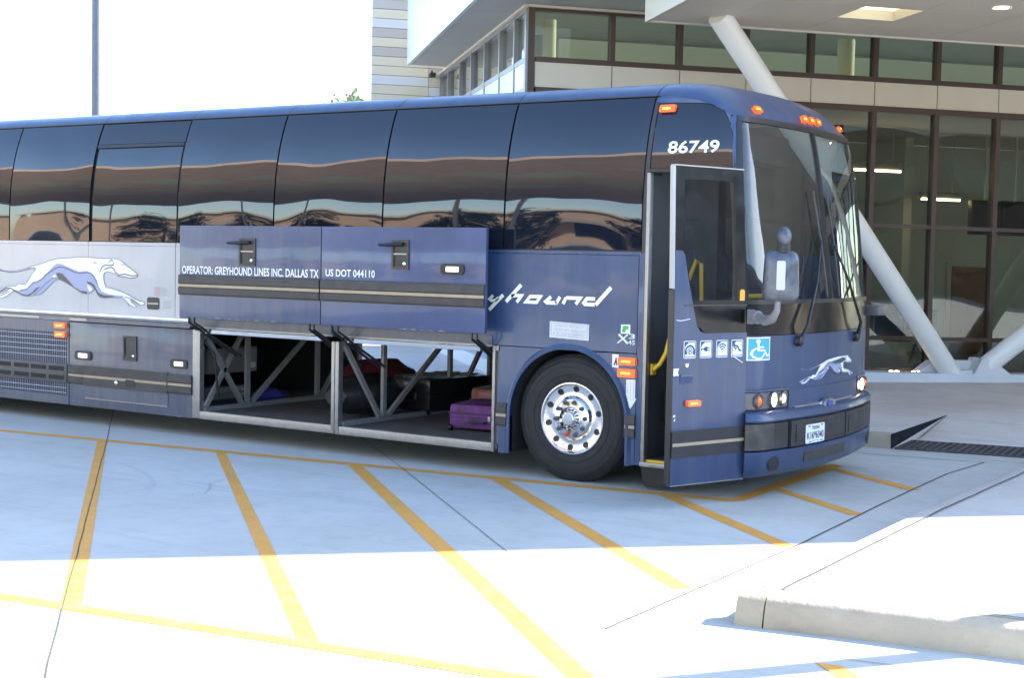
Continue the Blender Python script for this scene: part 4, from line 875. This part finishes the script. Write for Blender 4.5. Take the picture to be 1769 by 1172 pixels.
# headlamp clusters
M_hous = mat('grey_lamp_housing', (.15, .145, .145), .4, metal=.4, var=.2, vscale=12)
def lamp(y, z, r, face, parent, name):
    p = Vector(fy(y, z, .0))
    f = lambda a, b, hh: (p.x+hh, p.y+a*.93, z+b)
    o = G().lathe([(r*1.25, -.012), (r*1.22, .012), (r*1.05, .014), (r*.96, .0), (r*.95, -.012)], f, 28).build(name, M_hous, parent, smooth=True)
    G().lathe([(r*.95, -.008), (r*.7, .014), (r*.35, .022), (0, .024)], f, 28).build('lens', face, o, smooth=True)
for sgn in (-1, 1):
    ya = lambda y: y if sgn < 0 else FY-y
    s0, s1 = sorted(((ya(.004)-W2)/W2, (ya(.53)-W2)/W2))
    hc = P('headlamp_cluster', patch(s0, s1, [(.700, -.012), (.708, -.004), (.76, -.004), (.832, -.004), (.842, -.012)], .03), M_hous, smooth=True)
    P('lamp_brow', patch(s0, s1, [(.838, .0), (.842, .012), (.856, .010), (.864, .0)], .02), M_bluef, smooth=True)
    lamp(ya(.135), .770, .048, M_amber, hc, 'turn_signal'); lamp(ya(.32), .772, .054, M_headlit, hc, 'headlamp'); lamp(ya(.455), .775, .046, M_lens, hc, 'headlamp')
# front dog, wheelchair sign, plate
def fdog(a, b, k):
    t = (a+7.38)/(7.38-4.98); y = .70+t*1.19; z = .868+(b-1.263)/.62*.235+.02*t
    return fy(y, z, .004+.0012*k)
running_dog(fdog, bus)['label'] = 'small silver running dog emblem on the front panel'
M_sign = mat('access_sign_blue', (.05, .34, .72), .4)
def wc(a, b, d): return fy(.035+a*.215, 1.083+b*.178, .004+d)
def wgrid(a0, a1, d): return G().grid([[wc(a0+(a1-a0)*i/10, a0+(a1-a0)*j/4, d) for i in range(11)] for j in range(5)])
ws = wgrid(0, 1, .0).build('access_sign', M_white, bus, smooth=True)
wgrid(.05, .95, .002).build('sign_field', M_sign, ws, smooth=True)
g = G().prism(circ(.33, .83, .085, 16), wc, .0045, .005)
for pts, w in (([(.33, .74), (.34, .44), (.66, .44), (.80, .20), (.92, .25)], .075), ([(.34, .58), (.62, .58)], .065), ([(.28, .54), (.16, .44), (.12, .30), (.18, .16), (.32, .09), (.48, .10), (.60, .20), (.64, .32)], .07)):
    g.stroke(pts, w, wc, .0047)
g.build('wheelchair_symbol', M_white, ws, norm=False)
def pl(a, b, d): return fy(.665+a*.315, .408+b*.150, .090+d)
pt = G().prism(rrect(0, 1, 0, 1, .07), pl, 0, .004).build('licence_plate', mat('plate_white', (.74, .76, .79), .4), bus)
text_mesh('lettering', 'K16*6340', .06, .94, .22, .62, pl, .0052, M_black, pt, bold=.01)
text_mesh('lettering', 'TEXAS', .30, .70, .72, .90, pl, .0052, M_black, pt, bold=.01)
for a, b in ((.10, .90), (.78, .90), (.16, .07), (.78, .07)): G().prism(rrect(a, a+.12, b-.02, b+.03, .01), pl, .0048, .0056).build('slot_mark', M_black, pt)
G().prism(rrect(.32, .68, .10, .13, .01), pl, .0048, .0056).build('slot_mark', M_gprint, pt)
# wipers
def wiper(pts_arm, pts_blade):
    a = P('wiper_arm', G().tube([fy(y, z, o) for y, z, o in pts_arm], [.020, .014, .011, .009][:len(pts_arm)], 8), M_black, smooth=True)
    G().tube([fy(y, z, .028) for y, z in pts_blade], .009, 6).build('wiper_blade', M_rub, a)
    p = pts_arm[0]; G().lathe([(.045, 0), (.04, .04), (.02, .05), (0, .05)], lambda u, v, hh: (fy(p[0], p[1], .0)[0]+hh, p[0]+u, p[1]+v), 16).build('pivot', M_black, a, smooth=True)
wiper([(.64, 1.22, .03), (.68, 1.34, .07), (.90, 1.68, .06), (1.10, 2.02, .04)], [(1.14, 1.56), (1.12, 2.0), (1.06, 2.42)])
wiper([(1.90, 1.21, .03), (1.86, 1.34, .07), (1.60, 1.68, .06), (1.38, 1.98, .04)], [(1.40, 1.56), (1.40, 2.0), (1.34, 2.40)])
P('wiper_link', G().tube([fy(.56, 1.56, .03), fy(.72, 1.78, .03), fy(.76, 1.88, .03)], .008, 6), M_black)
# kerb side mirror
M_mirh = mat('grey_blue_mirror_shell', (.075, .086, .115), .38, coat=.3, var=.45, vscale=16)
mr = P('mirror_bracket', G().box((1.548, -.02, 1.365), (1.60, .02, 1.475)), M_grey, bevel=.006)
G().tube([(1.60, -.03, 1.42), (1.66, -.06, 1.42)], .050, 18).build('swivel', M_grey, mr, smooth=True)
G().tube([(1.66, -.06, 1.42), (1.74, -.12, 1.40), (1.83, -.20, 1.42), (1.885, -.25, 1.48), (1.90, -.27, 1.56)], [.036, .038, .034, .024, .020], 14).build('arm', M_grey, mr, smooth=True)
mc = Vector((1.925, -.28, 1.735)); ca = Vector((.86, .51, 0)); cn = Vector((.51, -.86, 0))      # ca across, cn towards the camera side
def mf(a, b, d): return tuple(mc+ca*a+Vector((0, 0, b))+cn*d)
rows = []
for d, k in ((-.06, .97), (-.055, 1.0), (.0, 1.0), (.035, .96), (.055, .86), (.066, .6), (.07, .2)):
    rows.append([mf(x*k, z*k, d) for x, z in [(a*(1+.06*(-b/.19)), b) for a, b in rrect(-.125, .125, -.185, .185, .055, 5)]])
mh = G().grid(rows, 0, True); mh.poly([mf(x, z, -.05) for x, z in rrect(-.115, .115, -.175, .175, .05, 5)])
mh = mh.build('mirror_head', M_mirh, mr, smooth=True)
G().prism(rrect(-.045, .018, -.10, .11, .012), mf, .0705, .0735).build('mirror_glint', M_silver, mr)  # pale strip imitates a reflection on the shell
rows = []
c2 = mc+Vector((.012, 0, .285))
for d, k in ((-.05, .9), (-.02, 1.0), (.02, .95), (.05, .72), (.066, .4), (.07, .05)):
    rows.append([tuple(c2+ca*(.052*k*math.cos(a))+Vector((0, 0, .074*k*math.sin(a)))+cn*d) for a in [2*math.pi*q/24 for q in range(24)]])
G().grid(rows, 0, True).build('convex_mirror', M_mirh, mr, smooth=True)
G().tube([tuple(mc+Vector((.01, 0, .17))), tuple(mc+Vector((.012, 0, .24)))], [.05, .045], 14).build('neck', M_black, mr, smooth=True)
P('far_mirror_bracket', G().box((1.50, 2.62, 1.37), (1.66, 2.84, 1.46)), M_hous, bevel=.01)

# ------------------------------------------------------------------ entry: well, steps, rails, door leaf
M_well = mat('entry_lining', (.05, .052, .056), .6, var=.2, vscale=5)
P('entry_wall', G().box((.665, .02, .2), (.69, 1.25, 2.5)), M_well)
P('entry_wall', G().box((.665, .2, 2.5), (.69, 1.25, 3.1)), M_well)
P('entry_wall', G().box((.69, 1.22, .2), (1.5, 1.25, 1.14)), M_well)
P('entry_frame', G().box((.665, -.008, .20), (.695, .05, 2.515)), M_alu, bevel=.004)
for k, (y0, z1) in enumerate(((.03, .245), (.38, .47), (.68, .70), (.96, .93))):
    s = P('entry_step', G().box((.69, y0, .20), (1.5, 1.22, z1)), M_well)
    G().box((.70, y0-.004, z1-.02), (1.45, y0+.045, z1+.004)).build('yellow_nosing', M_yellow, s)
P('entry_sill', G().box((.66, -.012, .196), (1.44, .04, .232)), M_alu, bevel=.003)
P('grab_rail', G().tube([(.86, .16, 1.50), (.845, .15, 1.38), (.825, .14, 1.22), (.80, .13, 1.10), (.755, .12, 1.01), (.70, .10, .96)], .019, 10), M_yellow, smooth=True)
P('rail_foot', G().box((.694, .07, .92), (.712, .14, 1.01)), M_yellow, bevel=.004)
P('grab_rail', G().tube([(.80, .5, 1.68), (.86, .5, 1.84), (.905, .5, 1.81), (.92, .5, 1.45), (.92, .5, .93)], .017, 10), M_yellow, smooth=True)
P('heater_box', G().prism([(.70, .55), (.78, .55), (.80, .72), (.70, .80)], lambda a, b, d: (a, d, b), .30, .48), M_black)
P('dashboard', G().prism([(.95, 1.14), (1.46, 1.14), (1.48, 1.40), (1.42, 1.50), (1.25, 1.47), (1.05, 1.30)], lambda a, b, d: (a, d, b), 1.26, 2.32), M_dark, bevel=.03)
P('dashboard', G().prism([(1.25, .9), (1.47, .9), (1.49, 1.40), (1.44, 1.48), (1.30, 1.42)], lambda a, b, d: (a, d, b), .28, 1.255), M_dark, bevel=.03)
sw = P('steering_wheel', G().lathe([(.225+.016*math.cos(a), .016*math.sin(a)) for a in [2*math.pi*k/10 for k in range(11)]], lambda a, b, hh: (1.08+a*.5-hh*.86, 1.92+b, 1.62+a*.86+hh*.5), 30), M_black, smooth=True)
G().tube([(1.08, 1.92, 1.62), (1.28, 1.92, 1.40)], .03, 8).build('steering_column', M_black, sw)
M_fab = mat('seat_fabric', (.035, .04, .06), .9, var=.3, vscale=20)
ds = P('driver_seat', G().box((.25, 1.65, 1.45), (.78, 2.2, 1.58)), M_fab, bevel=.04)
G().prism([(.22, 1.55), (.36, 1.55), (.24, 2.20), (.10, 2.20)], lambda a, b, d: (a, d, b), 1.66, 2.19).build('backrest', M_fab, ds, bevel=.04)
G().prism([(.14, 2.22), (.23, 2.22), (.20, 2.42), (.12, 2.42)], lambda a, b, d: (a, d, b), 1.80, 2.05).build('headrest', M_fab, ds, bevel=.03)
for y in (.15, .62, 1.55, 2.05):
    q = P('passenger_seat', G().prism([(-.75, 1.5), (-.60, 1.5), (-.68, 2.25), (-.80, 2.25)], lambda a, b, d: (a, d, b), y, y+.42), M_fab, bevel=.04)
P('sun_blind', G().grid([[fp(s, z, -.05) for s in srange(.05, .93)] for z in (2.62, 2.90)]), mat('pale_blind', (.42, .40, .36), .8))
P('dash_rail', G().tube([(1.36, .30, 1.56), (1.40, .75, 1.56)], .022, 10), M_yellow, smooth=True)
P('destination_box', G().box((1.12, .45, 2.62), (1.32, 1.25, 2.86)), M_dark, bevel=.02)
P('partition_glass', G().box((.45, .12, 1.14), (.46, .85, 2.2)), glass_mat('cabin_screen', (.7, .75, .78)))
# door leaf swung out about its front edge
LD = Vector((.332, .943, 0)); LN = Vector((.943, -.332, 0)); L0 = Vector((1.28, -.689, 0))
def lf(a, b, d): return tuple(L0+LD*a+LN*(-d)+Vector((0, 0, b)))          # d inwards
leaf = P('entry_door', G().prism([(0, .18), (.76, .18), (.763, .60), (.755, 1.295), (.317, 1.295), (.262, 1.312), (.224, 1.361), (.150, 1.62), (.087, 1.876), (.065, 1.900), (.0, 1.904)], lf, 0, .045), M_bluef, bevel=.004)
lb = [(-.02, 2.515), (.672, 2.515), (.70, 2.2), (.752, 1.300), (.319, 1.300), (.266, 1.317), (.229, 1.364), (.155, 1.622), (.092, 1.880), (.068, 1.905), (-.005, 1.909)]
gl = [(.072, 2.428), (.573, 2.428), (.60, 2.2), (.647, 1.545), (.186, 1.540), (.150, 1.68), (.088, 1.918)]
# black surround built as a ring round the pane
ring = [(-.02, 2.515), (.672, 2.515), (.70, 2.2), (.752, 1.300), (.319, 1.300), (.229, 1.364), (-.005, 1.909)]
g = G(); n = 7
vs = [lf(a, b, .002) for a, b in ring]+[lf(a, b, .002) for a, b in gl]+[lf(a, b, .04) for a, b in ring]+[lf(a, b, .04) for a, b in gl]
fs = []
for i in range(n):
    j = (i+1) % n
    fs += [(i, j, n+j, n+i), (2*n+i, 3*n+i, 3*n+j, 2*n+j), (i, 2*n+i, 2*n+j, j), (n+i, n+j, 3*n+j, 3*n+i)]
g.add(vs, fs); g.build('window_surround', M_blackgloss, leaf)
G().poly([lf(a, b, .012) for a, b in gl]).build('door_glass', glass_mat('door_glass', (.50, .52, .52), 1.55, wave=(1.5, .004), dust=.02), leaf, norm=False)
G().prism([(.10, 1.50), (.75, 1.50), (.75, 1.512), (.10, 1.512)], lf, -.004, .002).build('window_bar', M_rub, leaf)
G().box((-.018, 0, 0), (-.001, 0, 0)) if False else None
ed = G().prism([(-.016, .20), (-.001, .20), (-.001, 1.62), (-.016, 1.62)], lf, -.002, .05).build('edge_seal', M_black, leaf)
G().prism([(-.030, 1.63), (-.004, 1.63), (-.024, 2.515), (-.050, 2.515)], lf, .0, .03).build('edge_channel', mat('pale_aluminium', (.36, .36, .35), .45, metal=.3, var=.1), leaf)
G().prism([(-.028, 2.517), (.675, 2.517), (.675, 2.526), (-.028, 2.526)], lf, -.003, .048).build('top_trim', M_alu, leaf)
G().prism([(.003, .397), (.765, .397), (.764, .582), (.003, .580)], lf, -.012, .0).build('rub_rail', M_rubd, leaf, bevel=.005)
G().prism([(.004, .474), (.764, .476), (.764, .499), (.004, .497)], lf, -.0155, -.011).build('gold_stripe', M_gold, leaf)
for k, a0 in enumerate((.100, .266, .434, .594)):
    ic = G().prism(rrect(a0, a0+.124, 1.117, 1.246, .012), lf, -.003, -.001).build('amenity_sign', M_pale, leaf)
    nv = G(); q = lambda u, v: (a0+u*.124, 1.117+v*.129)
    M_navy = mat('navy_print', (.025, .045, .13), .45)
    nv.stroke([q(*t) for t in ((.07, .07), (.93, .07), (.93, .93), (.07, .93), (.07, .07))], .007, lf, -.0042)
    nv.poly([lf(*q(*t), -.0041) for t in ((.07, .93), (.45, .93), (.16, .74), (.07, .55))])
    if k == 0:
        nv.stroke([q(.5+.34*math.cos(math.radians(x)), .42+.30*math.sin(math.radians(x))) for x in range(-15, 196, 15)], .014, lf, -.0046)
        nv.stroke([q(*t) for t in ((.20, .22), (.16, .42))], .02, lf, -.0048); nv.stroke([q(*t) for t in ((.80, .22), (.84, .42))], .02, lf, -.0048)
        nv.stroke([q(.5+.17*math.cos(math.radians(x)), .42+.17*math.sin(math.radians(x))) for x in range(0, 361, 24)], .007, lf, -.0046)
        nv.poly([lf(*q(*t), -.0046) for t in ((.44, .52), (.44, .32), (.60, .42))])
    elif k == 1:
        nv.poly([lf(*q(*t), -.0046) for t in ((.36, .62), (.56, .66), (.60, .60), (.60, .42), (.56, .36), (.36, .40), (.28, .50))])
        nv.stroke([q(*t) for t in ((.07, .50), (.34, .50))], .009, lf, -.0048); nv.stroke([q(*t) for t in ((.6, .58), (.80, .58))], .008, lf, -.0048); nv.stroke([q(*t) for t in ((.6, .43), (.80, .43))], .008, lf, -.0048)
    elif k == 2:
        for r in (.40, .27, .14): nv.stroke([q(.5+r*math.cos(math.radians(x)), .34+r*1.1*math.sin(math.radians(x))) for x in range(40, 141, 10)], .010, lf, -.0046)
        nv.poly([lf(*q(a, b), -.0046) for a, b in circ(.5, .34, .045, 10)])
    else:
        nv.stroke([q(*t) for t in ((.16, .86), (.28, .66), (.52, .62), (.68, .38), (.84, .36))], .014, lf, -.0046)
        nv.stroke([q(*t) for t in ((.12, .70), (.24, .54), (.46, .50))], .009, lf, -.0048); nv.stroke([q(*t) for t in ((.33, .52), (.33, .36))], .008, lf, -.0047)
    nv.build('pictogram', M_navy, ic, norm=False)
G().lathe([(.016, 0), (.014, .006), (0, .007)], lambda a, b, hh: lf(.136+a, 1.070+b*1.2, -hh), 14).build('lock', M_chrome, leaf, smooth=True)
G().prism([(.070, .934), (.198, .937), (.197, .995), (.070, .991)], lf, -.0025, -.0008).build('handle_recess', mat('recess_shadow_blue', (.022, .04, .12), .5), leaf)
G().prism(rrect(.072, .196, .985, .999, .004), lf, -.012, -.001).build('handle_lip', M_blue, leaf)
G().prism([(.004, .992), (.057, .994), (.046, 1.02), (.060, 1.046), (.004, 1.045)], lf, -.0025, -.001).build('torn_sticker', M_white, leaf)
marker(.141, .264, .768, .803, lf, leaf)
tg = G().prism([(.670, 1.540), (.722, 1.540), (.722, 1.612), (.710, 1.624), (.682, 1.624), (.670, 1.612)], lf, -.0025, -.001).build('orange_tag', mat('orange_sticker', (.85, .38, .04), .5), leaf)
for z_, x0, x1 in ((.66, .02, .03), (.69, .01, .03)): G().prism([(x0, z_), (x1, z_), (x1+.004, z_+.018), (x0+.002, z_+.012)], lf, -.0022, -.001).build('paint_chip', M_white, leaf)
G().prism([(0, .180), (.76, .180), (.76, .186), (0, .187)], lf, -.0022, -.001).build('scraped_edge', M_alu, leaf)
G().stroke([(.02, 1.40), (.06, 1.394), (.10, 1.398), (.16, 1.408)], .004, lf, -.0012).build('scratch', M_white, leaf, norm=False)
G().stroke([(.62, 1.12), (.68, 1.09), (.72, 1.07)], .005, lf, -.0048).build('scratch', M_white, leaf, norm=False)
# worn skirt edges
for x0, x1, z0 in ((-4.95, -4.40, .183), (-6.10, -5.95, .22), (-3.9, -3.0, 1.191), (-1.6, -1.1, 1.191)):
    r = random.Random(int(x0*100)); y = -.0015 if z0 < 1 else DY-.0015; g = G(); x = x0
    while x < x1:
        w = r.uniform(.02, .10); hh = r.uniform(.002, .008); g.poly([(x, y, z0), (x+w, y, z0), (x+w*.8, y, z0+hh*.6), (x+w*.4, y, z0+hh), (x+w*.1, y, z0+hh*.4)]); x += w*r.uniform(.9, 1.8)
    P('scraped_edge', g, mat('bare_scrape', (.30, .31, .36), .5), norm=False, kind='stuff')
# ------------------------------------------------------------------ luggage
def case(name, label, cat, cx, cy, z0, w, d, h, rz, mats, handle=True, wheels=True, round_=.05, ribs=0):
    t = thing(name, label, cat, (cx, cy, z0), 'luggage in the bays')
    R_ = Matrix.Translation((cx, cy, z0)) @ Matrix.Rotation(rz, 4, 'Z')
    G().box((-w/2, -d/2, .02), (w/2, d/2, h), M=R_).build('shell', mats[0], t, bevel=round_)
    G().box((-w/2-.004, -d/2-.004, h*.62), (w/2+.004, d/2+.004, h*.62+.018), M=R_).build('zip_band', mats[1], t, bevel=.006)
    G().box((-w/2-.003, -d/2-.003, h*.5-.0), (w/2+.003, d/2+.003, h*.5+.008), M=R_).build('piping', mats[1], t, bevel=.003)
    if handle:
        G().tube([R_ @ Vector((-.09, -d/2, h*.36)), R_ @ Vector((-.07, -d/2-.03, h*.36)), R_ @ Vector((.07, -d/2-.03, h*.36)), R_ @ Vector((.09, -d/2, h*.36))], .011, 8).build('handle', mats[1], t, smooth=True)
        G().box((w*.18, -d/2-.012, h*.40), (w*.18+.025, -d/2, h*.60), M=R_).build('zip_pull', M_alu, t, bevel=.004)
    for k in range(ribs):
        yy = -d/2+d*(k+1)/(ribs+1); G().tube([R_ @ Vector((-w/2+.04, yy, h+.003)), R_ @ Vector((w/2-.04, yy, h+.003))], .006, 6).build('rib', M_alu, t)
        xx = -w/2+w*(k+1)/(ribs+1); G().tube([R_ @ Vector((xx, -d/2+.04, h+.004)), R_ @ Vector((xx, d/2-.04, h+.004))], .006, 6).build('rib', M_alu, t)
    if wheels:
        for sx_, sy_ in ((-1, -1), (1, -1)):
            G().tube([R_ @ Vector((sx_*w*.46-.015, sy_*d*.5, .03)), R_ @ Vector((sx_*w*.46+.015, sy_*d*.5, .03))], .028, 12).build('wheel', M_black, t, smooth=True)
    return t
M_purple = mat('purple_floral_cloth', (.14, .02, .17), .7, var=.75, vscale=9, var2=(.04, .025, .05), detail=3)
case('suitcase', 'purple patterned soft suitcase lying at the front of the luggage bay', 'suitcase', -1.33, .82, .25, .58, .58, .25, math.radians(10), (M_purple, mat('purple_piping', (.05, .012, .06), .6)))
case('suitcase', 'red orange hard suitcase behind the purple one', 'suitcase', -1.62, 1.52, .25, .50, .60, .33, math.radians(8), (mat('red_shell', (.17, .026, .009), .4, coat=.2), M_black))
case('suitcase', 'dark suitcase under the red one at the bay end wall', 'suitcase', -1.02, 1.75, .25, .46, .70, .30, 0, (mat('charcoal_cloth', (.03, .03, .033), .8, var=.3), M_black))
case('suitcase', 'black ribbed suitcase with a grid of pale straps behind the middle truss', 'suitcase', -2.68, 1.82, .25, .62, .95, .36, math.radians(-4), (mat('black_shell', (.012, .012, .013), .35, coat=.3), M_black), ribs=4)
def duffel(label, pts, rad, m, straps=True):
    t = thing('duffel_bag', label, 'bag', (pts[0][0], pts[0][1], .25), 'luggage in the bays'); g = G()
    P_ = [Vector(p) for p in pts]; n = 22; rows = []
    for i, p in enumerate(P_):
        row = []
        for k in range(n):
            a = 2*math.pi*k/n; r = rad[i]*(1+.10*math.sin(3*a+i)+.05*math.sin(7*a+2*i)); row.append((p.x+r*math.cos(a), p.y+r*math.cos(a)*.3, max(.252, p.z+r*.8*math.sin(a))))
        rows.append(row)
    g.grid(rows, 0, True); g.poly(rows[0]); g.poly(list(reversed(rows[-1]))); g.build('bag_body', m, t, smooth=True)
    if straps:
        q = P_[len(P_)//2]; G().tube([(q.x-.1, q.y-.1, q.z+rad[0]*.9), (q.x-.05, q.y, q.z+rad[0]*1.4), (q.x+.1, q.y+.1, q.z+rad[0]*1.0)], .014, 8).build('strap', M_black, t, smooth=True)
duffel('crumpled black duffel bag beside the middle bay post', [(-2.85, .42, .46), (-2.80, .62, .48), (-2.78, .85, .47), (-2.80, 1.08, .45), (-2.85, 1.25, .42)], [.10, .22, .25, .23, .10], mat('crumpled_black_nylon', (.02, .02, .022), .55, var=.5, vscale=10, bump=.02, bscale=14))
duffel('dark red soft bag heaped behind the black duffel', [(-3.25, 1.05, .48), (-3.20, 1.35, .55), (-3.15, 1.7, .54), (-3.15, 2.0, .45)], [.12, .26, .26, .12], mat('maroon_cloth', (.12, .012, .018), .75, var=.3), False)
duffel('small blue cloth bag on the floor of the rear bay', [(-4.55, 1.15, .30), (-4.50, 1.30, .31), (-4.48, 1.48, .30)], [.06, .11, .05], mat('violet_cloth', (.05, .04, .26), .8, var=.4, vscale=12), False)
duffel('crumpled white cloth beside the middle bay post', [(-3.1, .95, .32), (-3.05, 1.05, .34), (-3.0, 1.2, .31)], [.05, .10, .05], mat('white_cloth', (.5, .48, .46), .8, var=.2), False)
M_box = mat('grey_equipment_box', (.33, .32, .31), .6, var=.12)
for a, b, lb in (((-5.2, .78, .53), (-4.9, 1.52, .80), 'upper grey equipment box deep in the rear luggage bay'), ((-5.2, .83, .25), (-4.92, 1.42, .38), 'lower grey equipment box deep in the rear luggage bay')):
    t = thing('equipment_box', lb, 'box', (a[0], a[1], a[2]))
    G().box(a, b).build('case', M_box, t, bevel=.012); G().box((b[0], a[1]+.02, b[2]-.07), (b[0]+.012, b[1]-.02, b[2]-.05)).build('lid_rail', M_alu, t)
    G().box((b[0]+.001, b[1]-.12, a[2]+.04), (b[0]+.004, b[1]-.03, a[2]+.10)).build('label_plate', M_white, t)
t = thing('rear_tank', 'dark air tank hanging deep in the rear luggage bay', 'tank', (-5.6, 1.8, .6))
G().tube([(-5.6, 1.2, .62), (-5.6, 1.3, .62), (-5.6, 2.2, .62), (-5.6, 2.3, .62)], [.08, .17, .17, .08], 20).build('tank_body', M_dark, t, smooth=True)
G().tube([(-5.6, 1.5, .62), (-5.6, 1.53, .62)], .176, 20).build('band', M_alu, t)

# ------------------------------------------------------------------ the other side of the yard (behind the camera, seen mirrored in the glass)
M_bsoff = mat('brown_wood_soffit', (.72, .52, .38), .6, var=.2, vscale=1.0)
oc = thing('wooden_canopy', 'wide brown timber canopy across the yard, behind the viewpoint', 'canopy', (-14, -24, 0))
for k in range(29):
    y1 = -11.6-k*1.1
    G().box((-70, y1-1.08, 8.0), (0, y1, 8.06)).build('soffit_board', M_bsoff, oc)
G().box((-70, -43.6, 8.07), (0, -11.56, 8.25)).build('roof_slab', M_bsoff, oc)
G().box((-60.1, -11.55, 7.95), (.1, -11.48, 8.27)).build('fascia', M_bsoff, oc)
M_spanel = mat('pale_soffit_panel', (.62, .66, .46), .6)
for k in range(9):
    x0 = -56+k*6.0
    for y0 in (-16.5, -23.5): G().box((x0, y0-4.2, 7.98), (x0+3.4, y0, 7.997)).build('soffit_light_panel', M_spanel, oc)
for k in range(5): G().tube([(-55+k*12.5, -42.3, 0), (-55+k*12.5, -42.3, 8.0)], .22, 14).build('post', M_strut, oc)
bk = thing('brick_building', 'brown brick building far to the right, out of frame', 'building', (55, 0, 0))
M_brick = mat('brown_brick', (.16, .10, .075), .85, var=.35, vscale=2.5)
G().box((52, -55, 0), (62, 70, 8.5)).build('wall', M_brick, bk)
G().box((51.7, -55.3, 8.5), (62.3, 70.3, 9.0)).build('parapet', M_soff, bk)
for k in range(20): G().box((51.93, -52+k*6, 1.2), (51.99, -48.6+k*6, 3.6)).build('window', M_tint, bk); G().box((51.93, -52+k*6, 5.0), (51.99, -48.6+k*6, 7.2)).build('window', M_tint, bk)
ob = thing('low_building', 'low tan stucco building across the street, behind the viewpoint', 'building', (-35, -64, 0))
M_tan = mat('tan_stucco', (.50, .34, .22), .8, var=.1, vscale=.6)
G().box((-90, -72, 0), (10, -60, 6.0)).build('wall', M_tan, ob)
G().box((-90.5, -72.5, 6.0), (10.5, -59.2, 6.5)).build('parapet', M_fasc, ob)
for k in range(10):
    if k % 3: G().box((-66+k*7.5, -59.99, .6), (-62+k*7.5, -59.9, 2.6)).build('window', M_tint, ob)
for k in range(3): G().prism([(-66+k*24, 3.4), (-54+k*24, 3.4), (-54+k*24, 3.0), (-66+k*24, 2.7)], lambda a, b, d: (a, d, b), -59.2, -57.5).build('awning', M_soff, ob)
for k, (x, y, h, r) in enumerate(((-22, -46, 5.2, 2.3), (-33, -48, 5.6, 2.6), (-47, -49, 5.4, 2.5), (-13, -48, 5.0, 2.3), (-58, -50, 5.6, 2.8), (-39, -52, 4.6, 2.1))):
    tree(x, y, h, r, 'street tree across the yard behind the viewpoint, number %s from the right' % ('one two three four five six'.split()[k]), 20+k, 2200, .22, group='street trees across the yard')
